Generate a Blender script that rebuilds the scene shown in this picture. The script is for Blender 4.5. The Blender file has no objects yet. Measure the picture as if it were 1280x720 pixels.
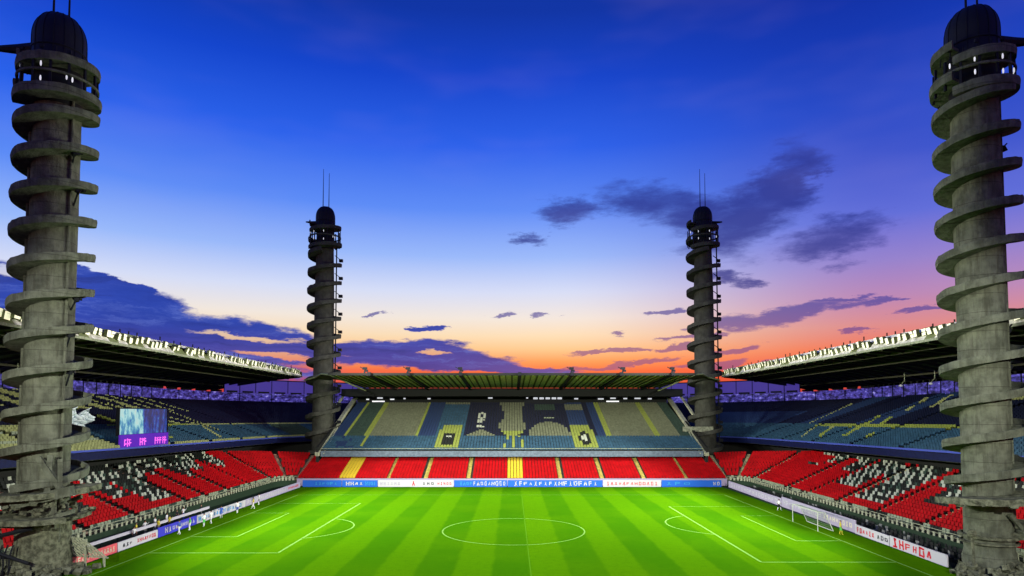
import bpy, bmesh, math, random
from mathutils import Vector, Matrix
random.seed(7)
PI = math.pi
S = bpy.context.scene
COL = S.collection
F = 794.0; CAMH = 15.4

# ------------------------------------------------------------------ camera
cam = bpy.data.cameras.new('camera'); cam_o = bpy.data.objects.new('camera', cam); COL.objects.link(cam_o)
PITCH = 2.7
cam.sensor_width = 36; cam.lens = 36*F/1280
cam.shift_y = (155 - F*math.tan(math.radians(PITCH)))/1280
cam.clip_start = 0.5; cam.clip_end = 8000
cam_o.location = (0, 0, CAMH); cam_o.rotation_euler = (math.radians(90+PITCH), 0, 0)
S.camera = cam_o
S.view_settings.view_transform = 'Standard'; S.view_settings.look = 'None'
S.view_settings.exposure = 0.0; S.view_settings.gamma = 1.0
S.view_settings.use_curve_mapping = False

# ------------------------------------------------------------------ dusk sky
def lin(h):
    h = h.lstrip('#'); out = []
    for i in (0, 2, 4):
        c = int(h[i:i+2], 16)/255
        out.append(c/12.92 if c <= .04045 else ((c+.055)/1.055)**2.4)
    return tuple(out) + (1,)

world = bpy.data.worlds.new('World'); S.world = world; world.use_nodes = True
nt = world.node_tree; nt.nodes.clear()
class G:
    def __init__(s, nt): s.nt = nt
    def n(s, t, **k):
        o = s.nt.nodes.new(t)
        for a, b in k.items(): setattr(o, a, b)
        return o
    def put(s, sock, v):
        if isinstance(v, bpy.types.NodeSocket): s.nt.links.new(v, sock)
        else: sock.default_value = v
    def m(s, op, a, b=None, c=None, clamp=False):
        o = s.n('ShaderNodeMath', operation=op, use_clamp=clamp)
        s.put(o.inputs[0], a)
        if b is not None: s.put(o.inputs[1], b)
        if c is not None: s.put(o.inputs[2], c)
        return o.outputs[0]
    def ss(s, v, a, b):
        o = s.n('ShaderNodeMapRange', interpolation_type='SMOOTHSTEP')
        s.put(o.inputs[0], v); o.inputs[1].default_value = a; o.inputs[2].default_value = b
        return o.outputs[0]
    def mix(s, f, a, b, mode='MIX'):
        o = s.n('ShaderNodeMix', data_type='RGBA', blend_type=mode)
        s.put(o.inputs[0], f); s.put(o.inputs[6], a); s.put(o.inputs[7], b)
        return o.outputs[2]
    def ramp(s, f, stops, interp='LINEAR'):
        o = s.n('ShaderNodeValToRGB'); cr = o.color_ramp; cr.interpolation = interp
        while len(cr.elements) < len(stops): cr.elements.new(0.5)
        for e, (p, c) in zip(cr.elements, stops): e.position = p; e.color = c
        s.put(o.inputs[0], f); return o.outputs[0]
    def noise(s, vec, scale, detail=4, rough=.55):
        o = s.n('ShaderNodeTexNoise'); o.inputs['Scale'].default_value = scale
        o.inputs['Detail'].default_value = detail; o.inputs['Roughness'].default_value = rough
        if vec is not None: s.put(o.inputs['Vector'], vec)
        return o.outputs['Fac']
g = G(nt)
tc = g.n('ShaderNodeTexCoord'); sep = g.n('ShaderNodeSeparateXYZ'); nt.links.new(tc.outputs['Generated'], sep.inputs[0])
X, Y, Z = sep.outputs
el = g.m('ARCSINE', Z); az = g.m('ARCTAN2', X, Y)
def azel(px, py):      # direction of a place in the sky as azimuth and elevation
    x = (px-640)/F; z = (515-py)/F
    return math.atan2(x, 1), math.atan2(z, math.hypot(x, 1))
def E(y): return max(0, min(1, math.atan2(515-y, F)/0.7))
eln = g.m('DIVIDE', el, 0.7, clamp=True)
rampL = g.ramp(eln, [(0, lin('6a2a48')), (E(485), lin('d84038')), (E(465), lin('f4643e')), (E(452), lin('fb9a58')), (E(436), lin('fbc890')), (E(420), lin('f9dcb6')),
    (E(398), lin('f1e6dc')), (E(365), lin('d4dcf6')), (E(320), lin('98b8fa')), (E(260), lin('5b8bf6')), (E(180), lin('2660ea')),
    (E(90), lin('0c43cc')), (E(0), lin('0632a4'))])
rampR = g.ramp(eln, [(0, lin('6a2040')), (E(485), lin('d03a30')), (E(465), lin('ee4c3c')), (E(445), lin('f07458')), (E(420), lin('dc8a8c')),
    (E(390), lin('bb86b4')), (E(350), lin('9480cc')), (E(300), lin('5f6cd8')), (E(240), lin('3c54cc')), (E(170), lin('2146c4')),
    (E(90), lin('0c35b0')), (E(0), lin('06269a'))])
fR = g.ss(az, azel(680, 400)[0], azel(1130, 400)[0])
base = g.mix(fR, rampL, rampR)
comb = g.n('ShaderNodeCombineXYZ')
g.put(comb.inputs[0], az); g.put(comb.inputs[1], g.m('MULTIPLY', el, 3.2))
wn = g.n('ShaderNodeTexNoise'); wn.inputs['Scale'].default_value = 6; wn.inputs['Detail'].default_value = 7; wn.inputs['Roughness'].default_value = .68
g.put(wn.inputs['Vector'], comb.outputs[0]); wsp = g.n('ShaderNodeSeparateColor'); g.put(wsp.inputs[0], wn.outputs['Color'])
def warp(ka, ke): return (g.m('ADD', az, g.m('MULTIPLY', g.m('SUBTRACT', wsp.outputs[0], .5), ka)), g.m('ADD', el, g.m('MULTIPLY', g.m('SUBTRACT', wsp.outputs[1], .5), ke)))
W_BANK = warp(.14, .05); W_HI = warp(.22, .10); W_LOW = warp(.30, .05)
n1 = g.noise(comb.outputs[0], 7, 6, .62); n2 = g.noise(comb.outputs[0], 22, 5, .6); n3 = g.noise(comb.outputs[0], 3, 3)
nn = g.m('ADD', g.m('MULTIPLY', g.m('SUBTRACT', n1, .5), 2.6), g.m('MULTIPLY', g.m('SUBTRACT', n2, .5), 1.3))
def cloudset(ells, lo, hi, nk, W_):
    acc = None
    for (px, py, w, h, tilt) in ells:
        a, e = azel(px, py); k = 1/F/(1+((px-640)/F)**2)
        w_, h_ = w*k, h/F/math.sqrt(1+((px-640)/F)**2)
        t = math.radians(tilt); dx = g.m('SUBTRACT', W_[0], a); dy = g.m('SUBTRACT', W_[1], e)
        ux = g.m('ADD', g.m('MULTIPLY', dx, math.cos(t)/w_), g.m('MULTIPLY', dy, math.sin(t)/w_))
        uy = g.m('ADD', g.m('MULTIPLY', dx, -math.sin(t)/h_), g.m('MULTIPLY', dy, math.cos(t)/h_))
        q = g.m('SUBTRACT', 1, g.m('ADD', g.m('MULTIPLY', ux, ux), g.m('MULTIPLY', uy, uy)))
        acc = q if acc is None else g.m('MAXIMUM', acc, q)
    return g.ss(g.m('ADD', g.m('MAXIMUM', acc, -3), g.m('MULTIPLY', nn, nk)), lo, hi)
bank = cloudset([(40, 370, 130, 44, -10), (170, 398, 130, 36, -12), (300, 424, 110, 30, -8), (120, 350, 90, 10, -14), (70, 330, 50, 8, -10), (240, 450, 200, 30, -3),
                 (515, 442, 115, 19, -3), (600, 456, 80, 12, -8), (538, 409, 26, 4.5, 0), (440, 436, 60, 11, 0), (400, 452, 60, 8, 0), (650, 462, 90, 6, -4), (540, 452, 120, 14, 0), (350, 445, 90, 22, -3), (90, 440, 120, 30, -5)], -.1, .35, .5, W_BANK)
high = cloudset([(945, 262, 75, 34, 28), (985, 222, 60, 30, 35), (815, 250, 60, 22, -8), (880, 268, 60, 22, 0), (1055, 296, 70, 20, 4), (655, 298, 20, 8, 0),
                 (1010, 225, 34, 16, 35), (912, 343, 18, 9, 0), (720, 268, 44, 14, 0), (920, 285, 70, 22, 10)], -.9, 1.1, .75, W_HI)
low = cloudset([(985, 392, 100, 13, 9), (925, 402, 60, 12, 0), (930, 436, 45, 6, 5), (1075, 418, 28, 4, 4), (770, 456, 90, 5, 6), (750, 438, 60, 3, 3), (780, 415, 22, 4, 0),
                (850, 432, 60, 4, 5), (620, 388, 28, 4, 6), (690, 391, 18, 3, 0), (1100, 372, 40, 4, 0), (1180, 385, 60, 5, 6), (900, 455, 70, 5, 3), (1010, 455, 60, 5, 4), (480, 392, 16, 3, 8), (1040, 372, 60, 4, 2),
                (850, 385, 40, 3, 0), (870, 418, 50, 3.5, 5)], 0.0, .7, .62, W_LOW)
# pink gap inside the low bank
gap = cloudset([(310, 419, 85, 4, -6), (355, 447, 60, 4, -6), (540, 440, 24, 3, 0), (420, 461, 70, 6, 0), (20, 335, 26, 8, -10)], 0.0, .9, .45, W_BANK)
bcol = g.mix(g.ss(el, azel(640, 470)[1], azel(640, 405)[1]), lin('4a3c98'), g.mix(n1, lin('142c86'), lin('2f4fc4')))
cs = g.n('ShaderNodeCombineXYZ'); g.put(cs.inputs[0], W_LOW[0]); g.put(cs.inputs[1], g.m('MULTIPLY', W_LOW[1], 12)); nst = g.noise(cs.outputs[0], 4, 6, .65)
bcol = g.mix(g.m('MULTIPLY', g.ss(nst, .50, .72), .55), bcol, lin('6f86e0')); bcol = g.mix(g.m('MULTIPLY', g.ss(nst, .5, .3), .5), bcol, lin('101f66'))
sky = g.mix(g.m('MULTIPLY', bank, g.m('SUBTRACT', 1, g.m('MULTIPLY', gap, .8))), base, bcol)
sky = g.mix(g.m('MULTIPLY', high, .85), sky, lin('182888'))
sky = g.mix(g.m('MULTIPLY', low, .8), sky, g.mix(g.ss(el, azel(640, 460)[1], azel(640, 390)[1]), lin('8a4a80'), lin('40409c')))
wisp = g.m('MULTIPLY', g.ss(n3, .45, .75), .05)
sky = g.mix(wisp, sky, lin('c0b0e0'))
nish = g.n('ShaderNodeTexSky', sky_type='NISHITA'); nish.sun_disc = False
nish.sun_elevation = math.radians(2); nish.sun_rotation = math.radians(8)
sky = g.mix(1.0, sky, g.mix(1.0, nish.outputs[0], (.004, .004, .004, 1), 'MULTIPLY'), 'ADD')
bg = g.n('ShaderNodeBackground'); g.put(bg.inputs[0], sky); bg.inputs[1].default_value = 1.0
wo = g.n('ShaderNodeOutputWorld'); nt.links.new(bg.outputs[0], wo.inputs[0])

# ------------------------------------------------------------------ lights: afterglow sun + stadium floodlights on the roof edges + lamps added behind the camera
sd = bpy.data.lights.new('sun', 'SUN'); sd.energy = .25; sd.angle = math.radians(6); sd.color = (1, .5, .3)
so = bpy.data.objects.new('sun', sd); COL.objects.link(so)
so.rotation_euler = Vector((-math.sin(math.radians(8)), -math.cos(math.radians(8)), -.06)).to_track_quat('-Z', 'Y').to_euler()
def spot(loc, tgt, power, cone=100, blend=.6, col=(1, .97, .9), rad=.7):
    d = bpy.data.lights.new('floodlight_or_added_beam', 'SPOT'); d.energy = power; d.spot_size = math.radians(cone); d.spot_blend = blend
    d.color = col; d.shadow_soft_size = rad
    o = bpy.data.objects.new('floodlight_or_added_beam', d); COL.objects.link(o); o.location = loc
    o.rotation_euler = (Vector(tgt)-Vector(loc)).to_track_quat('-Z', 'Y').to_euler()
KP = 1.0
for sx in (-1, 1):
    for y in (76, 97, 118):
        spot((sx*48.6, y, 25.0), (-sx*10, y+2, 0), 95000*KP, 105, .6, (1, .97, .84))
    # across to the opposite stand
    for y in (75, 120):
        spot((sx*48.4, y, 25.2), (-sx*66, y+26, 10), 105000*KP, 46, .8)
for x in (-30, 0, 30):       # unseen lamps added behind the camera; their stand roof is assumed, not built
    spot((x, -4, 27), (x*.9, 80, 0), 150000*KP, 57, .6, (1, .97, .84))
    spot((x, -4, 27), (x*1.05, 150, 11), 105000*KP, 36, .8)
for sx in (-1, 1):
    spot((sx*24, -3, 27), (sx*46, 62, 12), 7000*KP, 34, .9)  # unseen lamps added to brighten the near towers
for x in (-24, 0, 24):
    spot((x, 131, 22.2), (x*.8, 95, 0), 26000*KP, 110, .7)

# ------------------------------------------------------------------ materials
MATS = {}
def mat(name, col, rough=.6, metal=0, var=.0, vscale=2.0, bump=0.0, bscale=8.0, emit=None, es=0, spec=.12, stain=None, stain_f=.5, joints=0):
    if name in MATS: return MATS[name]
    m = bpy.data.materials.new(name); m.use_nodes = True; t = m.node_tree; b = t.nodes['Principled BSDF']; q = G(t)
    c = tuple(col)+(1,) if len(col) == 3 else col
    b.inputs['Base Color'].default_value = c; b.inputs['Roughness'].default_value = rough; b.inputs['Metallic'].default_value = metal
    b.inputs['Specular IOR Level'].default_value = spec
    if var or stain or bump:
        geo = q.n('ShaderNodeNewGeometry').outputs['Position']
        out = c
        if var:
            f = q.noise(geo, vscale, 5, .6)
            out = q.mix(q.ss(f, .3, .7), tuple(x*(1-var) for x in c[:3])+(1,), tuple(min(1, x*(1+var)) for x in c[:3])+(1,))
        if stain:
            mp = q.n('ShaderNodeMapping'); q.put(mp.inputs[0], geo); mp.inputs['Scale'].default_value = (1.6, 1.6, .22)
            f2 = q.ss(q.noise(mp.outputs[0], 1.3, 6, .65), .48, .68)
            out = q.mix(q.m('MULTIPLY', f2, stain_f), out, tuple(stain)+(1,))
        if joints:
            sz_ = q.n('ShaderNodeSeparateXYZ'); q.put(sz_.inputs[0], geo)
            fr_ = q.m('FRACT', q.m('DIVIDE', q.m('ADD', sz_.outputs[2], q.m('MULTIPLY', q.noise(geo, .6, 2), .12)), joints))
            jl = q.m('LESS_THAN', fr_, .035)
            out = q.mix(q.m('MULTIPLY', jl, .6), out, (.03, .03, .022, 1))
            m3 = q.n('ShaderNodeMapping'); q.put(m3.inputs[0], geo); m3.inputs['Scale'].default_value = (2.6, 2.6, .22)
            out = q.mix(q.m('MULTIPLY', q.ss(q.noise(m3.outputs[0], 1.4, 4, .6), .5, .72), .30), out, (.17, .185, .145, 1))
            out = q.mix(q.m('MULTIPLY', q.ss(q.noise(m3.outputs[0], 2.3, 4, .6), .54, .74), .38), out, (.035, .037, .03, 1))
        q.put(b.inputs['Base Color'], out)
        if bump:
            bp = q.n('ShaderNodeBump'); bp.inputs['Strength'].default_value = bump; bp.inputs['Distance'].default_value = .15
            q.put(bp.inputs['Height'], q.noise(geo, bscale, 6, .65)); q.put(b.inputs['Normal'], bp.outputs[0])
    if emit:
        b.inputs['Emission Color'].default_value = tuple(emit)+(1,); b.inputs['Emission Strength'].default_value = es
    MATS[name] = m; return m
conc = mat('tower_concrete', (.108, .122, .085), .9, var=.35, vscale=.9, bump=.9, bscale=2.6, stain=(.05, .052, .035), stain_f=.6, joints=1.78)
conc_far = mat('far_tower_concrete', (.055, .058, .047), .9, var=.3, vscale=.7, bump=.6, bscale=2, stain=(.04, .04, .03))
rubble = mat('broken_concrete', (.12, .13, .085), .95, var=.55, vscale=2.2, bump=1, bscale=4)
dark = mat('dark_steel', (.012, .014, .018), .6, .2)
dome_m = mat('dome_cladding', (.014, .016, .022), .5, .1)
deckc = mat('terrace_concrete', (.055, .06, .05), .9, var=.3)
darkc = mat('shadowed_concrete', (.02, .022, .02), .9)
fasc = mat('blue_fascia', (.006, .010, .05), .5, var=.2)
fascg = mat('grey_fascia', (.12, .16, .2), .5, var=.2)
pale = mat('pale_steel', (.30, .33, .22), .6, var=.3, vscale=4)
soff = mat('roof_soffit', (.10, .10, .06), .8, var=.4, vscale=1)
sheet = mat('translucent_roof_sheet', (.55, .62, .26), .5, var=.55, vscale=2.5)
rooft = mat('roof_top', (.05, .055, .05), .8, var=.3)
white = mat('white_paint', (.75, .75, .75), .5)
linem = mat('pitch_line_paint', (.17, .36, .07), 1, var=.3, vscale=6, spec=0)
trenchm = mat('trench_green', (.012, .03, .014), .9, var=.3)
lampm = mat('lamp_glass', (.8, .8, .7), .3, emit=(1, .97, .62), es=.8)
lampdim = mat('lamp_glass_small', (.8, .8, .8), .3, emit=(.9, .92, 1), es=.7)
SC = {  # seat shells
 'red': mat('seat_red', (.34, .0006, .003), .8, var=.18, vscale=.6), 'blk': mat('seat_black', (.008, .011, .009), .5),
 'wht': mat('seat_white', (.38, .42, .33), .5), 'yel': mat('seat_yellow', (.50, .36, .02), .5), 'lime': mat('seat_lime', (.20, .245, .045), .5, var=.15),
 'olv': mat('seat_olive', (.125, .14, .085), .6, var=.2, vscale=1.5), 'navy': mat('seat_navy', (.003, .006, .022), .5, var=.2), 'teal': mat('seat_teal', (.022, .065, .105), .55, var=.25, vscale=1),
 'blue': mat('seat_blue', (.012, .03, .085), .5), 'khk': mat('seat_khaki', (.25, .28, .11), .6, var=.25, vscale=1.5), 'pal': mat('seat_pale', (.24, .29, .19), .6, var=.3, vscale=5), 'dgrn': mat('seat_dark_green', (.03, .055, .04), .6, var=.2)}
SK = list(SC)

# ------------------------------------------------------------------ mesh helpers
class MB:
    def __init__(s): s.v = []; s.f = []; s.mi = []; s.sm = []
    def quad(s, pts, mi=0):
        n = len(s.v); s.v += [tuple(p) for p in pts]; s.f.append(tuple(range(n, n+len(pts)))); s.mi.append(mi)
    def box(s, c, d, rz=0, mi=0, M=None):
        hx, hy, hz = d[0]/2, d[1]/2, d[2]/2
        M = M or Matrix.Rotation(rz, 3, 'Z'); c = Vector(c); n = len(s.v)
        for a in (-1, 1):
            for b in (-1, 1):
                for e in (-1, 1): s.v.append(tuple(c + M @ Vector((a*hx, b*hy, e*hz))))
        for q in ((0, 1, 3, 2), (4, 6, 7, 5), (0, 4, 5, 1), (2, 3, 7, 6), (0, 2, 6, 4), (1, 5, 7, 3)):
            s.f.append(tuple(n+i for i in q)); s.mi.append(mi)
    def bar(s, a, b, w, h=None, mi=0):
        a, b = Vector(a), Vector(b); d = b-a
        M = d.to_track_quat('X', 'Z').to_matrix(); s.box((a+b)/2, (d.length, w, h or w), mi=mi, M=M)
    def tube(s, pts, r, seg=8, mi=0, cap=True):
        rs = r if isinstance(r, (list, tuple)) else [r]*len(pts); pts = [Vector(p) for p in pts]; n0 = len(s.v)
        for i, p in enumerate(pts):
            d = (pts[min(i+1, len(pts)-1)]-pts[max(i-1, 0)]).normalized()
            u = d.orthogonal().normalized() if abs(d.z) < .99 else Vector((1, 0, 0))
            if abs(d.z) < .99: u = d.cross(Vector((0, 0, 1))).normalized()
            w = d.cross(u)
            for k in range(seg):
                a = 2*PI*k/seg; s.v.append(tuple(p+(u*math.cos(a)+w*math.sin(a))*rs[i]))
        for i in range(len(pts)-1):
            for k in range(seg):
                k2 = (k+1) % seg; s.f.append((n0+i*seg+k, n0+i*seg+k2, n0+(i+1)*seg+k2, n0+(i+1)*seg+k)); s.mi.append(mi)
        if cap:
            s.f.append(tuple(n0+k for k in range(seg))); s.mi.append(mi)
            s.f.append(tuple(n0+(len(pts)-1)*seg+k for k in reversed(range(seg)))); s.mi.append(mi)
    def lathe(s, prof, seg=32, c=(0, 0, 0), mi=0, jit=0):
        n0 = len(s.v)
        for (r, z) in prof:
            for k in range(seg):
                a = 2*PI*k/seg; rr = r*(1+random.uniform(-jit, jit)); s.v.append((c[0]+rr*math.cos(a), c[1]+rr*math.sin(a), c[2]+z+random.uniform(-jit, jit)*.6))
        for i in range(len(prof)-1):
            for k in range(seg):
                k2 = (k+1) % seg; s.f.append((n0+i*seg+k, n0+i*seg+k2, n0+(i+1)*seg+k2, n0+(i+1)*seg+k)); s.mi.append(mi)
    def build(s, name, mats, parent=None, smooth=False, loc=None):
        me = bpy.data.meshes.new(name); me.from_pydata(s.v, [], s.f)
        for m in (mats if isinstance(mats, (list, tuple)) else [mats]): me.materials.append(m)
        me.polygons.foreach_set('material_index', s.mi)
        if smooth: me.polygons.foreach_set('use_smooth', [True]*len(s.f))
        me.update()
        o = bpy.data.objects.new(name, me); COL.objects.link(o)
        if parent: o.parent = parent
        if loc: o.location = loc
        return o
def weld(o, smooth_angle=None, recalc=True):
    bm = bmesh.new(); bm.from_mesh(o.data); bmesh.ops.remove_doubles(bm, verts=bm.verts, dist=.0005)
    if recalc: bmesh.ops.recalc_face_normals(bm, faces=bm.faces)
    bm.to_mesh(o.data); bm.free()
    if smooth_angle:
        for p in o.data.polygons: p.use_smooth = True
        try: o.data.set_sharp_from_angle(angle=math.radians(smooth_angle))
        except Exception: pass
    return o
def tag(o, label=None, cat=None, group=None, kind=None):
    if label: o['label'] = label
    if cat: o['category'] = cat
    if group: o['group'] = group
    if kind: o['kind'] = kind
    return o
def empty(name, loc, label, cat, group=None, rz=0):
    o = bpy.data.objects.new(name, None); COL.objects.link(o); o.location = loc; o.rotation_euler.z = rz
    return tag(o, label, cat, group)
def link_copy(o, parent=None):
    c = o.copy(); COL.objects.link(c); c.parent = parent
    for ch in [x for x in bpy.data.objects if x.parent == o]: link_copy(ch, c)
    return c

# ------------------------------------------------------------------ ground, pitch
m = MB(); m.quad([(-3000, -3000, -.06), (3000, -3000, -.06), (3000, 3000, -.06), (-3000, 3000, -.06)])
tag(m.build('ground', mat('asphalt', (.04, .04, .04), .9, var=.2, vscale=.3)), 'dark paved ground around the stadium', 'ground', kind='structure')
gm = bpy.data.materials.new('mown_grass'); gm.use_nodes = True; q = G(gm.node_tree); b = gm.node_tree.nodes['Principled BSDF']
geo = q.n('ShaderNodeNewGeometry').outputs['Position']; sp = q.n('ShaderNodeSeparateXYZ'); q.put(sp.inputs[0], geo)
wob = q.m('MULTIPLY', q.m('SUBTRACT', q.noise(geo, .35, 3), .5), .7)
ph = q.m('MULTIPLY', q.m('ADD', q.m('SUBTRACT', sp.outputs[0], 1.8), wob), PI/3.72)
st = q.ss(q.m('SINE', ph), -.22, .22)
gr = q.mix(st, (.036, .145, .0015, 1), (.062, .19, .0015, 1))
gr = q.mix(q.m('MULTIPLY', q.ss(q.noise(geo, .09, 4), .35, .7), .35), gr, (.075, .20, .0015, 1))
gr = q.mix(q.m('MULTIPLY', q.ss(q.noise(geo, 1.3, 6, .75), .45, .7), .35), gr, (.028, .12, .002, 1))
gr = q.mix(q.m('MULTIPLY', q.ss(q.noise(geo, 7, 6, .8), .45, .7), .40), gr, (.02, .085, .004, 1))
q.put(b.inputs['Base Color'], gr); b.inputs['Roughness'].default_value = 1; b.inputs['Specular IOR Level'].default_value = 0
bp = q.n('ShaderNodeBump'); bp.inputs['Strength'].default_value = .6; bp.inputs['Distance'].default_value = .06
q.put(bp.inputs['Height'], q.noise(geo, 9, 5, .7)); q.put(b.inputs['Normal'], bp.outputs[0])
m = MB()
for i in range(20):
    for j in range(24):
        x0 = -43.2+i*4.32; y0 = 40+j*(91/24)
        m.quad([(x0, y0, 0), (x0+4.32, y0, 0), (x0+4.32, y0+91/24, 0), (x0, y0+91/24, 0)])
tag(weld(m.build('pitch', gm)), 'bright green football pitch mown in stripes', 'pitch', kind='structure')
# faint halfway line along the edge of a mowing stripe
m = MB(); m.quad([(1.74, 51, .006), (1.86, 51, .006), (1.86, 119, .006), (1.74, 119, .006)])
tag(m.build('halfway_line', mat('worn_line_paint', (.070, .212, .008), 1, spec=0)), 'faint worn halfway line', 'pitch lines', kind='structure')
# concrete surround under the boards
m = MB(); m.box((-52, 85, -.03), (17.2, 110, .05)); m.box((52, 85, -.03), (17.2, 110, .05)); m.box((0, 137, -.03), (86.6, 12, .05))
tag(m.build('pitch_surround', trenchm), 'dark green surround between boards and stands', 'path', kind='structure')
# markings
m = MB(); LZ = .006; LW = .19
def line(a, b, w=LW):
    a, b = Vector(a), Vector(b); d = (b-a).normalized(); n = Vector((-d.y, d.x))*w/2
    m.quad([(a.x+n.x, a.y+n.y, LZ), (a.x-n.x, a.y-n.y, LZ), (b.x-n.x, b.y-n.y, LZ), (b.x+n.x, b.y+n.y, LZ)])
def arc(c, r, a0, a1, n=48, w=LW):
    for i in range(n):
        t0 = a0+(a1-a0)*i/n; t1 = a0+(a1-a0)*(i+1)/n; q_ = []
        for (t, rr) in ((t0, r-w/2), (t0, r+w/2), (t1, r+w/2), (t1, r-w/2)): q_.append((c[0]+rr*math.cos(t), c[1]+rr*math.sin(t), LZ))
        m.quad(q_)
arc((.2, 83.6), 9.2, 0, 2*PI, 96, .17)
for sx, cy, y0, y1, gx in ((-1, 88.5, 70.3, 108, -39.8), (1, 86, 66, 104.5, 39.5)):
    px_ = sx*25.6
    line((px_, y0), (px_, y1), .24); line((gx, y0), (px_, y0)); line((gx, y1), (px_, y1), .13)
    line((gx, 51), (gx, 119), .17)
    g0, g1 = cy-9.2, cy+9.2; ga = sx*34
    line((ga, g0), (ga, g1), .17); line((gx, g0), (ga, g0)); line((gx, g1), (ga, g1), .12)
    c0 = (sx*29.5, cy-3 if sx < 0 else cy+2)
    a = math.acos((29.5-25.6)/8.2)
    if sx < 0: arc(c0, 8.2, -a, a, 30)
    else: arc(c0, 8.2, PI-a, PI+a, 30)
line((-39.8, 119), (39.5, 119), .1)
tag(m.build('pitch_markings', linem), 'pale painted lines of the pitch', 'pitch lines', kind='structure')

# ------------------------------------------------------------------ terraces and seats
SEATV = []
def _sv():
    w = .274
    v = []
    for x in (-w, w):
        for y in (-.20, .22):
            for z in (.36, .42): v.append((x, y, z))
    for x in (-w, w):
        for (y, z) in ((.20, .30), (.27, .30), (.29, .88), (.35, .88)): v.append((x, y, z))
    f = [(1, 5, 7, 3), (0, 4, 5, 1), (0, 1, 3, 2), (4, 6, 7, 5),           # pan
         (8, 12, 14, 10), (10, 14, 15, 11), (9, 11, 15, 13), (8, 10, 11, 9), (12, 13, 15, 14)]
    return v, f
SEATV, SEATF = _sv()
_seat_me = {}
def seat_mesh(key):
    if key not in _seat_me:
        me = bpy.data.meshes.new('seat'); me.from_pydata(SEATV, [], SEATF); me.materials.append(SC[key]); _seat_me[key] = me
    return _seat_me[key]
def stations(pts):
    """pts: (x,y,nx,ny,slope,z0) -> with arclength"""
    out = []; s = 0
    for i, p in enumerate(pts):
        if i: s += math.hypot(p[0]-pts[i-1][0], p[1]-pts[i-1][1])
        out.append(tuple(p)+(s,))
    return out
def row_pt(st, r, pitch):
    x, y, nx, ny, sl, z0, s = st
    return (x+nx*r*pitch, y+ny*r*pitch, z0+sl*r*pitch)
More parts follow.
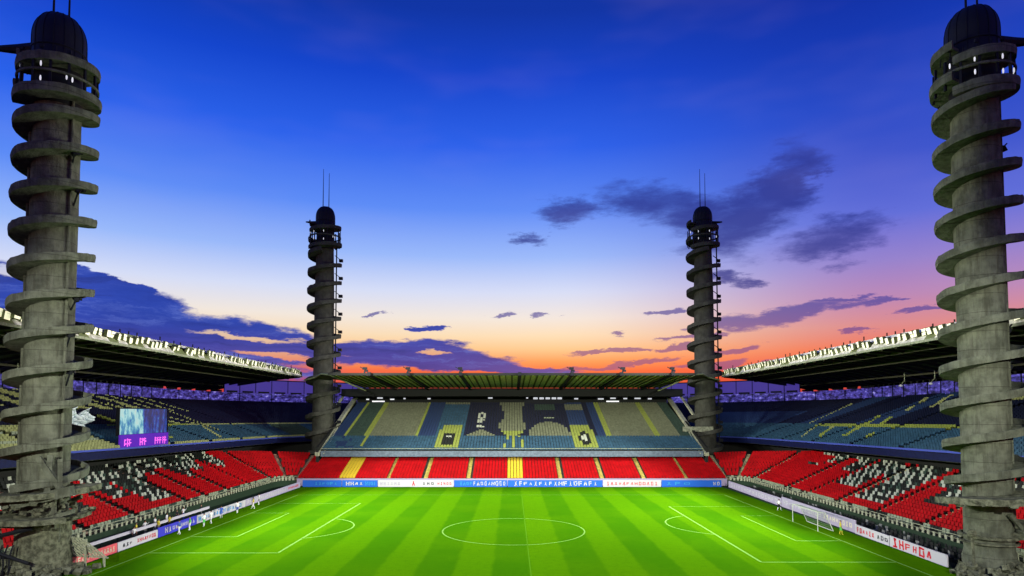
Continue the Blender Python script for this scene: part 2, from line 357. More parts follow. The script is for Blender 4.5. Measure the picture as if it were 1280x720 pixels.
def terrace(parent, name, st, rows, pitch, colf, aisles, label, aisle_m, thick=.9, gap=.55, keep=0, awide=1.1, deckm=None, fascia_m=None, fascia_h=0):
    m = MB()
    for i in range(len(st)-1):
        for r in range(rows):
            a = row_pt(st[i], r, pitch); b = row_pt(st[i+1], r, pitch); c = row_pt(st[i+1], r+1, pitch); d = row_pt(st[i], r+1, pitch)
            m.quad([a, b, (c[0], c[1], b[2]), (d[0], d[1], a[2])])
            m.quad([(d[0], d[1], a[2]), (c[0], c[1], b[2]), c, d])
        a = row_pt(st[i], 0, pitch); b = row_pt(st[i+1], 0, pitch); c = row_pt(st[i+1], rows, pitch); d = row_pt(st[i], rows, pitch)
        dn = lambda p: (p[0], p[1], p[2]-thick)
        m.quad([dn(a), dn(d), dn(c), dn(b)]); m.quad([dn(a), dn(b), b, a]); m.quad([dn(d), d, c, dn(c)])
    for i in (0, len(st)-1):
        for r in range(rows):
            a = row_pt(st[i], r, pitch); d = row_pt(st[i], r+1, pitch)
            m.quad([(a[0], a[1], a[2]-thick), a, (d[0], d[1], a[2]), (d[0], d[1], d[2]-thick)])
    deck = m.build('terrace', deckm or deckc, parent)
    # aisles as stair strips
    for sa in aisles:
        wd = awide
        if isinstance(sa, tuple): sa, wd = sa
        i = 0
        while i < len(st)-2 and st[i+1][6] < sa: i += 1
        t = (sa-st[i][6])/max(1e-6, st[i+1][6]-st[i][6])
        S_ = tuple(st[i][k]+(st[i+1][k]-st[i][k])*t for k in range(7))
        rz = math.atan2(S_[3], S_[2]); am = MB()
        for r in range(rows):
            a = row_pt(S_, r+.5, pitch); z = S_[5]+S_[4]*r*pitch; sl = S_[4]*pitch
            am.box((a[0], a[1], z+.05), (pitch*.99, wd, .08), rz)
            b = row_pt(S_, r+.78, pitch); am.box((b[0], b[1], z+.09+sl*.25), (pitch*.44, wd*.985, sl*.5), rz)
        am.build('aisle_steps', aisle_m, deck)
    # seats
    place = []
    for r in range(rows):
        row = [row_pt(s_, r+.42, pitch) for s_ in st]
        for i in range(len(st)-1):
            p, q_ = row[i], row[i+1]; L = math.hypot(q_[0]-p[0], q_[1]-p[1]); bl = st[i+1][6]-st[i][6]; n = max(1, int(L/gap))
            for k in range(n):
                t = (k+.5)/n; s_ = st[i][6]+bl*t; sc = L/bl
                if any(abs(s_-(a_[0] if isinstance(a_, tuple) else a_))*sc < ((a_[1] if isinstance(a_, tuple) else awide)/2+.2) for a_ in aisles): continue
                nx = st[i][2]*(1-t)+st[i+1][2]*t; ny = st[i][3]*(1-t)+st[i+1][3]*t
                x = p[0]+(q_[0]-p[0])*t; y = p[1]+(q_[1]-p[1])*t; sl = st[i][4]*(1-t)+st[i+1][4]*t; z0 = st[i][5]*(1-t)+st[i+1][5]*t
                c = colf(s_, r, x, y)
                if c is None: continue
                place.append((x, y, z0+sl*r*pitch, math.atan2(ny, nx)-PI/2, c))
    singles = set()
    if keep:
        vis = [(math.hypot(p[0], p[1]), i) for i, p in enumerate(place) if p[1] > 30 and abs(p[0])/p[1]*F < 560 ]
        vis.sort(); singles = set(i for _, i in vis[:keep])
        for i in sorted(singles):
            p = place[i]; o = bpy.data.objects.new('seat', seat_mesh(p[4])); COL.objects.link(o); o.parent = deck
            o.location = p[:3]; o.rotation_euler.z = p[3]
    V = []; Fc = []; MI = []
    for i, (x, y, z, rz, c) in enumerate(place):
        if i in singles: continue
        n = len(V); cs, sn = math.cos(rz), math.sin(rz)
        up = 0 if random.random() < .85 else random.uniform(-.03, .03)
        for (a, b_, e) in SEATV: V.append((x+a*cs-b_*sn, y+a*sn+b_*cs, z+e+up))
        k = SK.index(c)
        for f in SEATF: Fc.append(tuple(n+j for j in f)); MI.append(k)
    me = bpy.data.meshes.new('seats'); me.from_pydata(V, [], Fc)
    for kk in SK: me.materials.append(SC[kk])
    me.polygons.foreach_set('material_index', MI); me.update()
    so_ = bpy.data.objects.new('seats', me); COL.objects.link(so_); so_.parent = deck; so_['kind'] = 'stuff'
    if label: deck['label'] = label
    return deck

def hsh(a, b=0, c=0):
    return (math.sin(a*12.9898+b*78.233+c*37.7)*43758.5453) % 1.0

def lower_side_pts(sx):
    P = []
    for k in range(0, 46): P.append((sx*49, 40+k*2, sx, 0, .45, 1.2))
    for k in range(1, 9):
        a = PI/2*k/8; c, s_ = math.cos(a), math.sin(a)
        P.append((sx*(45+4*c), 130+4*s_, sx*c, s_, .45-.12*k/8, 1.2))
    return stations(P)
def upper_side_pts(sx):
    P = []
    zf = lambda y: 10.1 - 1.6*max(0, (y-60))/115
    for k in range(0, 57): y = 38+k*2; P.append((sx*58, y, sx, 0, .345, zf(y)))
    for k in range(1, 15):
        a = math.radians(64)*k/14; c, s_ = math.cos(a), math.sin(a)
        P.append((sx*(18+40*c), 150+40*s_, sx*c, s_, .345, zf(150+40*s_)))
    return stations(P)

# ---- colour plans of the seats
def speck(x, y, r, d=.5):
    i = int(y/.55)
    h = hsh(i, r)
    if (i+r) % 2 == 0 and h < .72: return 'wht'
    return 'blk' if hsh(r, i, 3) < .8 else 'dgrn'
def col_low_left(s, r, x, y):
    v = r/17
    if y > 131 and x > -49.5 and False: return 'red'
    if r < 1: return 'pal' if hsh(int(y/1.1), 2) < .75 else 'dgrn'
    jag = .10*math.sin(y*.9)+.12*math.sin(y*.37+1)
    if y < 128 and v > .60+jag-.1*(y > 100)*0: return speck(x, y, r) if hsh(int(y/3), r//3) < .8 else 'blk'
    if 91 < y < 97.5 and v > .12: return speck(x, y, r)
    if 86.5 < y < 91 and v > .34: return 'blk' if hsh(int(y), r) < .5 else speck(x, y, r)
    if 98.5 < y < 103 and v > .45+.08*(y-98): return speck(x, y, r)
    if 77 < y < 81 and .2 < v and v > (81-y)*.09: return 'blk'
    if 70 < y < 73: return speck(x, y, r)
    return 'red'
def col_low_right(s, r, x, y):
    v = r/17
    if r < 1: return 'pal' if hsh(int(y/1.1), 5) < .8 else 'blk'
    if 100 < y < 107 and v > .30: return speck(x, y, r)
    if 89 < y < 96.6 and v > .14: return speck(x, y, r)
    if 107 < y < 112 and v > .62: return speck(x, y, r)
    if y < 126 and v > .70+.1*math.sin(y*.5): return speck(x, y, r) if hsh(int(y/4), r//4) < .7 else 'red'
    if 79.5 < y < 84 and .3 < v < .62+.2*hsh(int(y)): return speck(x, y, r) if hsh(int(y), 1) < .6 else 'blk'
    if 71 < y < 76 and v > .30: return 'blk' if hsh(r, int(y)) < .6 else speck(x, y, r)
    return 'red'
def col_low_end(s, r, x, y):
    if abs(x+34.4) < 1.7 or abs(x-.7) < 1.65: return 'yel'
    return 'red'
def col_up_left(s, r, x, y):
    v = r/34
    e = y + 0
    if r < 1: return 'khk'
    if .30 < v < .335 and y > 106: return 'lime' if y < 132 else 'khk'
    # slanting lime strokes
    for (y0, v0, y1, v1, w) in ((111, .5, 114, .08, .7), (118, .48, 122, .3, .9), (126, .5, 131, .3, .8), (128, .75, 137, .3, .6), (137, .3, 131, .05, .5), (141, .75, 139, .2, .35)):
        if v1 <= v <= v0:
            yy = y0+(y1-y0)*(v0-v)/(v0-v1)
            if abs(y-yy) < w: return 'lime' if y < 128 else 'khk'
    if v > .62 and y < 150:
        k = (y*1.0 + v*10) % 6.2
        lim = 3.9 if y < 122 else (2.6 if y < 134 else 1.2)
        if k < lim and hsh(int(y*2), r) < .93: return 'khk'
        return 'navy'
    if y < 97:
        if v < .34: return 'khk' if (r % 4) else 'pal'
        if v < .5: return 'khk' if (r//2) % 2 else 'navy'
    if v < .33: return 'teal' if hsh(int(s/9), 1) < .8 else 'dgrn'
    return 'navy'
def col_up_right(s, r, x, y):
    v = r/34
    if .29 < v < .325 and y < 140: return 'lime'
    if .29 < v < .33: return 'teal'
    for (y0, v0, y1, v1, w) in ((127, .9, 121, .6, .6), (121, .92, 116, .65, .6), (112, .9, 107, .55, .5), (108, .9, 105, .7, .7), (104, .92, 101, .72, 1.3), (152, .85, 145, .3, .4), (140, .32, 132, .05, .5), (133, .34, 126, .08, .7), (125, .5, 118, .1, .8), (120, .48, 116, .28, .6), (112, .2, 110, .05, .4)):
        if v1 <= v <= v0:
            yy = y0+(y1-y0)*(v0-v)/(v0-v1)
            if abs(y-yy) < w: return 'lime' if v0 < .6 and y < 130 else 'khk'
    if v > .74 and y < 106: return 'khk' if hsh(int(y), r//2) < .8 else 'navy'
    if v < .29: return 'teal'
    if y > 150 and .12 < v < .22: return 'pal'
    return 'blue' if hsh(int(s/8), int(v*3)) < .45 else 'navy'
def col_up_end(s, r, x, y):
    v = r/41; a = abs(x)
    if v < .02: return 'teal'
    # lime panels with dark emblems
    if -17.4 < x < -12.4 and v < .44:
        if -16 < x < -13.7 and .06 < v < .28:
            if -15.1 < x < -14.6 and .1 < v < .24 or (-15.5 < x < -14.2 and .2 < v < .23): return 'wht'
            return 'blk'
        return 'lime' if not (x < -16.8 and v > .36) else 'teal'
    if 14.0 < x < 19.3 and v < .44:
        dx, dy = (x-17)/1.25, (v-.19)/.13
        rr = dx*dx+dy*dy
        if rr < 1: return 'wht' if rr < .22 else 'blk'
        return 'lime' if not (x > 18.6 and v > .36) else 'navy'
    if v < .24:
        for c, t in ((-1.2, -.3), (.2, 0), (1.9, .5)):
            if abs(x-(c+t*(1-v/.24))) < .3: return 'lime'
        if abs(x+34) < .5: return 'lime' if hsh(r) < .7 else 'teal'
        if -40.5 < x < -36 and hsh(int(x), r//2) < .4: return 'blue'
        return 'teal'
    if -40 < x < -34.8: return 'dgrn' if x > -39.4 else 'lime'
    if -33.4 < x < -23.2: return 'olv'
    if -23.2 <= x < -22.2 or -34.8 <= x <= -33.4: return 'lime'
    if 23.6 < x < 33.6: return 'olv'
    if 22.4 < x <= 23.6 or 33.6 <= x < 34.8: return 'lime'
    if x >= 34.8: return 'olv' if x < 39.5 else 'dgrn'
    if -22.2 <= x < -18.2: return 'blue'
    if -18.2 <= x < -11.8: return 'teal' if v < .94 else 'olv'
    if -11.8 <= x < -3.6:
        d = math.hypot((x+7.9)/.95, (v-.66)/.07)
        if .55 < d < 1.15: return 'wht'
        if v < .57 and v > .40 and abs(x+7.9) < .25+abs(v-.48)*9 and abs(v-.48) > .03: return 'wht'
        if v < .40 and abs(x+7.2) < 3.4*(1-(v-.24)/.13): return 'olv'
        return 'navy'
    if -3.6 <= x < 3.7:
        half = 3.0+.7*math.sin(v*7)-(.6 if v < .36 else 0)
        if v > .5 and abs(x-.1) < half: return 'olv'
        if v <= .5 and abs(x-.1) < 3.6*math.sqrt(max(0, 1-((.5-v)/.27)**2)): return 'lime' if v < .34 else 'olv'
        return 'navy'
    if 3.7 <= x < 14:
        if v < .24+.28*math.sqrt(max(0, 1-((x-9)/5.0)**2)): return 'olv'
        if v > .80 and 6 < x < 11.5 and not (v > .95): return 'dgrn'
        if .60 < v < .63 and 8 < x < 10.5: return 'pal'
        return 'navy'
    if 13.6 <= x < 19 and .80 < v < .95: return 'olv'
    return 'blue' if x < 19 else ('navy' if x < 20.5 else 'blue')

# ---- grandstands
def fascia_strip(st, parent, name, mtl, zlo, zhi, off=-.12, thick=.25):
    m = MB()
    for i in range(len(st)-1):
        a, b = st[i], st[i+1]
        pa = (a[0]+a[2]*off, a[1]+a[3]*off); pb = (b[0]+b[2]*off, b[1]+b[3]*off)
        qa = (a[0]+a[2]*(off-thick), a[1]+a[3]*(off-thick)); qb = (b[0]+b[2]*(off-thick), b[1]+b[3]*(off-thick))
        za, zb = a[5], b[5]
        m.quad([(*qa, za+zlo), (*qb, zb+zlo), (*qb, zb+zhi), (*qa, za+zhi)]); m.quad([(*qa, za+zhi), (*qb, zb+zhi), (*pb, zb+zhi), (*pa, za+zhi)])
        m.quad([(*pa, za+zlo), (*pa, za+zhi), (*pb, zb+zhi), (*pb, zb+zlo)]); m.quad([(*pa, za+zlo), (*pb, zb+zlo), (*qb, zb+zlo), (*qa, za+zlo)])
    return m.build(name, mtl, parent)

window_sky_m = bpy.data.materials.new('window_and_sky_glow'); window_sky_m.use_nodes = True; q = G(window_sky_m.node_tree); b = window_sky_m.node_tree.nodes['Principled BSDF']  # lit windows, plus emission standing in for blue sky glow through the gap
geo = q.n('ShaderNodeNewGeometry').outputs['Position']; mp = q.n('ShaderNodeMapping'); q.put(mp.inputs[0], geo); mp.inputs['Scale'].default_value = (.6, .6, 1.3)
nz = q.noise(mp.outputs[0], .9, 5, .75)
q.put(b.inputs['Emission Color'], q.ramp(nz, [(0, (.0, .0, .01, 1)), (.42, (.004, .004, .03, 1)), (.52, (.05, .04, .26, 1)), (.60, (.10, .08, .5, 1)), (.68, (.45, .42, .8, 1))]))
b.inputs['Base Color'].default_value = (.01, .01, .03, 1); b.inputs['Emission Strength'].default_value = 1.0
violet = mat('violet_sky_glow', (.02, .02, .05), .4, emit=(.055, .035, .27), es=.9)  # emission in place of violet sky glow, not real glazing

aism = mat('aisle_steps_pale', (.34, .32, .17), .8, var=.25, vscale=4)
aisp = mat('aisle_steps_rose', (.30, .16, .11), .8, var=.3, vscale=4)
aisy = mat('aisle_steps_lime', (.36, .40, .05), .8, var=.2)
stand_lab = {-1: 'long left grandstand with red lower seats, blue upper tier and bright roof edge', 1: 'long right grandstand with red lower seats, navy upper tier and bright roof edge'}
lamp_proto = {}
def side_stand(sx):
    root = empty('grandstand', (0, 0, 0), stand_lab[sx], 'grandstand', 'grandstands around the pitch')
    ls = lower_side_pts(sx)
    ais = [s_-40 for s_ in ((74.5, 84.5, 97.9, 104, 112, 121) if sx < 0 else (77.6, 87.6, 98.2, 107.6, 116))]
    ais = [(a, .7) for a in ais]+[(91.2, .8), (94.1, .6), (96.1, .6)]
    terrace(root, 'lower', ls, 17, .75, col_low_left if sx < 0 else col_low_right, ais, 'red lower tier with black and white seat patterns', aisp if sx < 0 else aism, keep=100)
    # front rail wall of lower tier
    w = fascia_strip([s_[:5]+(0,)+s_[6:] for s_ in ls], root, 'front_wall', mat('front_wall_green', (.02, .04, .022), .8), 0, 1.15, 0, .3)
    m = MB()
    for i in range(len(ls)-1):
        a, b_ = ls[i], ls[i+1]; pa = Vector((a[0]-a[2]*.3, a[1]-a[3]*.3, 1.95)); pb = Vector((b_[0]-b_[2]*.3, b_[1]-b_[3]*.3, 1.95))
        m.bar(pa, pb, .07); m.bar(pa-Vector((0, 0, .38)), pb-Vector((0, 0, .38)), .05)
        n = max(1, int((pb-pa).length/1.0))
        for k in range(n):
            p = pa.lerp(pb, k/n); h = .55+.45*hsh(i, k, sx)
            m.box((p.x, p.y, 1.15+.4*h), (.10, .42, .8*h), math.atan2(a[3], a[2]))
    m.build('rail', pale, w)
    us = upper_side_pts(sx)
    ais2 = [(s_, .6) for s_ in (30, 44, 58, 72, 86, 100, 114)]
    terrace(root, 'upper', us, 34, .8, col_up_left if sx < 0 else col_up_right, ais2, 'blue upper tier with pale seat lettering', mat('aisle_steps_dark', (.03, .05, .06), .8), thick=1.0)
    fascia_strip(us, root, 'fascia', fasc, -.9, .12)
    fascia_strip(us, root, 'handrail', mat('blue_rail', (.06, .09, .40), .5), .22, .50, -.2, .08)
    # rear wall, band of lit windows and sky glow, concourse under the upper tier
    back = [row_pt(s_, 34, .8)+(s_[2], s_[3]) for s_ in us]
    m = MB(); gb = MB(); fr_l = []
    for i in range(len(back)-1):
        a, b_ = back[i], back[i+1]
        m.quad([(a[0], a[1], 0), (b_[0], b_[1], 0), (b_[0], b_[1], a[2]+.3), (a[0], a[1], a[2]+.3)])
        m.box(((a[0]+b_[0])/2, (a[1]+b_[1])/2, a[2]+3.2), (.6, 3.5, .5), math.atan2(a[4], a[3]))
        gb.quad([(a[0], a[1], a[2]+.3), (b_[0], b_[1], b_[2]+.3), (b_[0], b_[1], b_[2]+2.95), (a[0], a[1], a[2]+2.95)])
        if i % 2 == 0:
            fr = MB(); fr_l.append(fr); fr.box((a[0]-a[3]*.1, a[1]-a[4]*.1, a[2]+1.6), (.14, .14, 2.7), math.atan2(a[4], a[3]))
    m.build('rear_wall', darkc, root); band = gb.build('window_sky_glow_band', window_sky_m, root)
    cb = MB(); n_a = 0
    for i in range(len(back)-1):
        a, b_ = back[i], back[i+1]
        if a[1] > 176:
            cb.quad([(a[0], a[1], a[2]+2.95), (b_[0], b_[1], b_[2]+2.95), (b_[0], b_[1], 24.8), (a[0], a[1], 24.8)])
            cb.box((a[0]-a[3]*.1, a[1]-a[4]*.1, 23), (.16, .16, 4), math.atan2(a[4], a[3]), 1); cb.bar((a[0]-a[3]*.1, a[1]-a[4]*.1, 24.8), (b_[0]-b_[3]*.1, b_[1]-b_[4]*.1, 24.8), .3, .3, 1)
    if cb.f: cb.build('sky_glow_panel', [violet, dark], band)  # glowing panel added where violet sky would show in the corner gap
    for q__ in fr_l: q__.build('mullion', dark, band)
    # concourse wall behind the lower tier
    m = MB()
    for i in range(len(us)-1):
        a, b_ = us[i], us[i+1]
        for (o_, z0, z1) in ((5.2, 0, 9.5),):
            m.quad([(a[0]+a[2]*o_, a[1]+a[3]*o_, z0), (b_[0]+b_[2]*o_, b_[1]+b_[3]*o_, z0), (b_[0]+b_[2]*o_, b_[1]+b_[3]*o_, b_[5]+.6), (a[0]+a[2]*o_, a[1]+a[3]*o_, a[5]+.6)])
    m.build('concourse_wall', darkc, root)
    # roof : front edge x 50, back edge x 92, slanted far end
    m = MB(); N = 34; fz, bz = 24.2, 22.6
    fpt = lambda t: Vector((sx*50, 22+(151-22)*t, fz-.35*t)); bpt = lambda t: Vector((sx*93, 22+(196-22)*t, bz-.4*t))
    T = 1.1
    for i in range(N):
        a, b_ = fpt(i/N), fpt((i+1)/N); c, d = bpt((i+1)/N), bpt(i/N); up = Vector((0, 0, T)); M1, M2 = a.lerp(d, .5)+Vector((0, 0, .9)), b_.lerp(c, .5)+Vector((0, 0, .9))
        m.quad([a, M1, M2, b_]); m.quad([M1, d, c, M2])
        m.quad([a+up, b_+up, M2+up, M1+up], 1); m.quad([M1+up, M2+up, c+up, d+up], 1); m.quad([d, d+up, c+up, c]); 
    for t in (0, 1):
        a, d = fpt(t), bpt(t); up = Vector((0, 0, T)); m.quad([a, a+up, d+up, d])
    roof = m.build('roof', [soff, rooft], root)
    m = MB()
    for i in range(0, 41):
        t = i/40; m.bar(fpt(t)+Vector((sx*.5, 0, -.12)), fpt(t).lerp(bpt(t), .5)+Vector((0, 0, .6)), .28, .4)
        m.bar(fpt(t).lerp(bpt(t), .5)+Vector((0, 0, .6)), bpt(t)+Vector((-sx*.5, 0, -.1)), .28, .4)
    for k in (.12, .3, .7): m.bar(fpt(0).lerp(bpt(0), k)+Vector((0, 0, -.05)), fpt(1).lerp(bpt(1), k)+Vector((0, 0, -.05)), .3, .35)
    m.build('rib', mat('roof_rib', (.05, .05, .03), .7), roof)
    # front fascia: sloped pale panels + walkway; lamp heads sit on it
    m = MB()
    for i in range(N*2):
        a, b_ = fpt(i/(2*N)), fpt((i+1)/(2*N)); o_ = Vector((sx*1.3, 0, 1.75)); o0 = Vector((0, 0, -.05))
        m.quad([a+o0, b_+o0, b_+o_, a+o_], 0 if hsh(i, sx) < .86 else 3)
        if hsh(i, 3) < .6: m.bar(a+o_, a+o_+Vector((0, 0, .25+.4*hsh(i, 7))), .12, mi=1)
    m.bar(fpt(0)+Vector((0, 0, -.05)), fpt(1)+Vector((0, 0, -.05)), .3, .3, mi=2)
    m.build('edge_panel', [mat('edge_panel_cream', (.8, .82, .6), .5, var=.45, vscale=1.5), darkc, pale, mat('edge_panel_olive', (.2, .24, .1), .6)], roof)
    # floodlights along the edge
    def lamp(seed):
        hd = MB(); hd.box((0, 0, 0), (.35, 1.3, .9)); hd.box((.22, 0, -.45), (.08, .1, .5))
        return hd
    if 'h' not in lamp_proto:
        h = lamp(0).build('floodlight', mat('lamp_housing', (.10, .12, .05), .5), roof); l = MB(); l.box((-.19, 0, 0), (.03, 1.2, .8)); gl = l.build('lens', lampm, h)
        lamp_proto['h'] = (h, gl); first = True
    else: first = False
    h0, g0 = lamp_proto['h']
    n = 106
    for i in range(n):
        t = (i+.5)/n
        if hsh(i, sx, 4) < .08: continue
        if first: h, gl = h0, g0; first = False
        else:
            h = h0.copy(); COL.objects.link(h); gl = g0.copy(); COL.objects.link(gl); gl.parent = h
        h.parent = roof
        p = fpt(t)+Vector((sx*(.2+.4*hsh(i, 2)), 0, .75+.45*hsh(i, 9))); h.location = p
        h.rotation_euler = (0, (-.35+.3*hsh(i, 5)) , (0 if sx > 0 else PI)+.12*(hsh(i, 6)-.5)-(0.3*sx))
    for k, yy in enumerate((75, 84, 92, 100, 109) if sx < 0 else (92, 100, 108, 117, 126)):
        m = MB(); m.tube([(sx*78, yy, 23.2), (sx*78, yy, 21.6), (sx*77.7, yy+.3, 21.2), (sx*77.2, yy, 20.6)], [.09, .09, .09, .05], 6)
        h = m.build('hanging_bracket', pale, roof)
        m = MB(); m.lathe([(.0, .3), (.28, .15), (.35, -.1), (0, -.2)], 8, (sx*77.2, yy, 20.6)); m.build('lamp', mat('dull_lamp', (.4, .42, .4), .4, emit=(.7, .7, .8), es=.25), h)
    return root
side_stand(-1); side_stand(1)

def end_stand():
    root = empty('grandstand', (0, 131, 0), 'far end grandstand with red lower seats, patterned upper tier and ribbed green roof', 'grandstand', 'grandstands around the pitch')
    root.location = (0, 0, 0)
    ls = stations([(-45+90*k/45, 134, 0, 1, .33, 1.2) for k in range(46)])
    ais = [(45-26, .8), (45-18.2, .8), (45-9.2, .8), (45+10.2, .8), (45+19, .8), (45+27.8, .8), (45+36.7, .8)]
    terrace(root, 'lower', ls, 17, .75, col_low_end, ais, 'bright red lower tier with yellow seat blocks', mat('aisle_steps_yellow', (.5, .42, .10), .8, var=.2), keep=100)
    w = fascia_strip([s_[:5]+(0,)+s_[6:] for s_ in ls], root, 'front_wall', mat('front_wall_lilac', (.35, .3, .42), .8), 0, 1.5, 0, .3)
    us = stations([(-42.5+85*k/42, 142, 0, 1, .33, 6.6) for k in range(43)])
    terrace(root, 'upper', us, 41, .8, col_up_end, [], 'upper tier with olive, lime and navy seat designs', aisy, thick=1.0)
    fascia_strip(us, root, 'fascia', fascg, -1.1, .15)
    fascia_strip(us, root, 'handrail', pale, .62, .72, -.2, .08)
    # slanted side walls with pale coping
    for sx in (-1, 1):
        m = MB(); x0 = sx*43.0
        for (y0, z0, y1, z1) in ((141.5, 7.6, 176, 18.9),):
            a, b_ = Vector((x0, y0, z0)), Vector((x0, y1, z1))
            for dx in (0, .5*sx):
                m.quad([(x0+dx, y0, 0), (x0+dx, y1, 0), (x0+dx, y1, z1), (x0+dx, y0, z0)])
            m.quad([(x0, y0, 0), (x0+.5*sx, y0, 0), (x0+.5*sx, y0, z0), (x0, y0, z0)]); m.quad([(x0, y0, z0), (x0+.5*sx, y0, z0), (x0+.5*sx, y1, z1), (x0, y1, z1)])
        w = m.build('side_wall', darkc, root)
        m = MB(); m.bar((x0+.2*sx, 141.3, 6.0), (x0+.2*sx, 176, 19.6), .9, .8); m.bar((x0+2.4*sx, 158, 14.2), (x0+1.0*sx, 168, 20.6), .5, .5)
        m.bar((x0-1.2*sx, 141.6, 6.2), (x0-.3*sx, 158, 12.8), .25, .3)
        m.build('coping', mat('pale_coping', (.42, .44, .30), .7, var=.3), w)
    # back wall with boxes
    m = MB(); m.box((0, 176.6, 11), (86, .6, 22)); bw = m.build('rear_wall', darkc, root)
    def sl(c_, d_):
        q_ = MB(); q_.box(c_, d_); q_.build('small_light', lampdim, bw)
    for k in range(24):
        if hsh(k, 2) < .55: sl((-40+k*3.4, 176.1, 18.9+.4*hsh(k)), (.5+1.2*hsh(k, 4), .2, .35))
    for x in (6.5, 8.2, 9.9, 11.6, 13.2): sl((x, 175.9, 19.2), (1.2, .2, .55))
    for x in (-36.5, 27.5): sl((x, 173.6, 18.3), (3.4, .3, .35))
    m = MB(); m.box((9.2, 174.8, 17.9), (11.5, 1.8, 1.5)); m.box((8.6, 173.6, 17.2), (6.5, .6, .9)); m.build('gantry', dark, bw)
    # roof
    zf, zb, yf, yb, X = 23.2, 20.9, 131, 178, 37.5
    m = MB(); N = 56
    zz = lambda y: zf+(zb-zf)*(y-yf)/(yb-yf)
    for i in range(N):
        x0, x1 = -X+2*X*i/N, -X+2*X*(i+1)/N; lift = lambda x: 0
        for (ya, yb_) in ((yf, 146), (146, 163.5)):
            m.quad([(x0, ya, zz(ya)), (x0, yb_, zz(yb_)), (x1, yb_, zz(yb_)), (x1, ya, zz(ya))], 0)
            m.quad([(x0, ya, zz(ya)+.25), (x1, ya, zz(ya)+.25), (x1, yb_, zz(yb_)+.25), (x0, yb_, zz(yb_)+.25)], 1)
    m.box((0, 170.6, 20.4), (88, 14, 1.9), mi=2)
    m.box((0, 131, 23.2), (2*X+1, .35, .5), mi=2)
    roof = m.build('roof', [sheet, rooft, darkc], root)
    r1 = MB()
    for i in range(0, 57):
        x = -X+2*X*i/56
        r1.bar((x, 131.3, zz(131)-.15), (x, 162, zz(162)-.15), .16 if i % 2 else .34, .22)
    r1.build('rib', mat('roof_rib_olive', (.07, .10, .03), .7), roof)
    r2 = MB()
    for u in (-29.5, -21.4, -10.6, 1.6, 12.4, 22.6, 33.2): r2.bar((u, 130.5, zf+.05), (u, 163, zz(163)-.25), .7, .7)
    r2.build('girder', dark, roof)
    for u in (-30.5, -21.6, -10.8, 12.2, 22.8, 33.0):
        m = MB(); m.bar((u, 131, 23.4), (u+.2, 131, 24.6), .25); m.box((u+.1, 131, 24.4), (.9, .5, .5)); m.bar((u-.9, 131, 24.7), (u+.5, 131, 23.9), .14); m.box((u+.5, 131, 23.9), (.5, .4, .4))
        m.build('roof_mast', dark, roof)
    # swept edge wings towards the corner towers
    for sx in (-1, 1):
        pts = [(sx*34.5, 150, 20.4), (sx*36.6, 145, 21.6), (sx*38.6, 142, 22.9), (sx*40.6, 141, 23.7), (sx*43, 143, 24.0), (sx*46.5, 150, 23.6), (sx*50, 152.5, 23.0)]
        m = MB(); m.tube(pts, [.12, .18, .22, .24, .22, .2, .15], 8); 
        low = [(p[0], p[1]+9, p[2]-.8) for p in pts]
        s2 = MB()
        for i in range(len(pts)-1): s2.quad([pts[i], pts[i+1], low[i+1], low[i]], 0); s2.quad([tuple(Vector(pts[i])+Vector((0, 0, .2))), tuple(Vector(low[i])+Vector((0, 0, .3))), tuple(Vector(low[i+1])+Vector((0, 0, .3))), tuple(Vector(pts[i+1])+Vector((0, 0, .3)))])
        wg = s2.build('roof_wing', soff, root); m.build('edge_beam', mat('wing_edge', (.2, .24, .12), .6, var=.3), wg)
    return root
end_stand()

# ------------------------------------------------------------------ spiral towers
def helix(z0, z1, pitch, r, R, ph=0, hp=.85, seg=40, thick=.28, jit=.03):
    """ramp with outer parapet; rises counter-clockwise seen from above -> climbs from left to right on the camera side"""
    m = MB(); n = int((z1-z0)/pitch*seg); prev = None
    for i in range(n+1):
        t = i/seg; a = ph+2*PI*t; z = z0+pitch*t; c, s_ = math.cos(a), math.sin(a)
        j = jit*(hsh(i, 3)-.5)*2; Rr = R+j
        prof = [(r*.95, z+.05), (Rr-.28, z), (Rr-.24, z+hp+j), (Rr, z+hp+j), (Rr+.04, z+hp*.5), (Rr-.02, z-thick+j*.5), (Rr-.45, z-thick-.02), (r*.95, z-thick-.1)]
        n0 = len(m.v); m.v += [(q_[0]*c, q_[0]*s_, q_[1]) for q_ in prof]
        if prev is not None:
            L = len(prof)
            for k in range(L):
                k2 = (k+1) % L; m.f.append((prev+k, n0+k, n0+k2, prev+k2)); m.mi.append(0)
        else: m.f.append(tuple(n0+k for k in range(len(prof)))); m.mi.append(0)
        prev = n0
    m.f.append(tuple(prev+k for k in reversed(range(8)))); m.mi.append(0)
    return m
def rock(m, c, d, seed):
    """a broken concrete chunk"""
    rnd = random.Random(seed); M = Matrix.Rotation(rnd.uniform(0, 6), 3, 'Z') @ Matrix.Rotation(rnd.uniform(-.5, .5), 3, 'X') @ Matrix.Rotation(rnd.uniform(-.4, .4), 3, 'Y')
    n = len(m.v); c = Vector(c)
    for a in (-1, 1):
        for b_ in (-1, 1):
            for e in (-1, 1): m.v.append(tuple(c+M @ Vector((a*d[0]/2*rnd.uniform(.6, 1.15), b_*d[1]/2*rnd.uniform(.6, 1.15), e*d[2]/2*rnd.uniform(.6, 1.15)))))
    for q_ in ((0, 1, 3, 2), (4, 6, 7, 5), (0, 4, 5, 1), (2, 3, 7, 6), (0, 2, 6, 4), (1, 5, 7, 3)): m.f.append(tuple(n+i for i in q_)); m.mi.append(0)
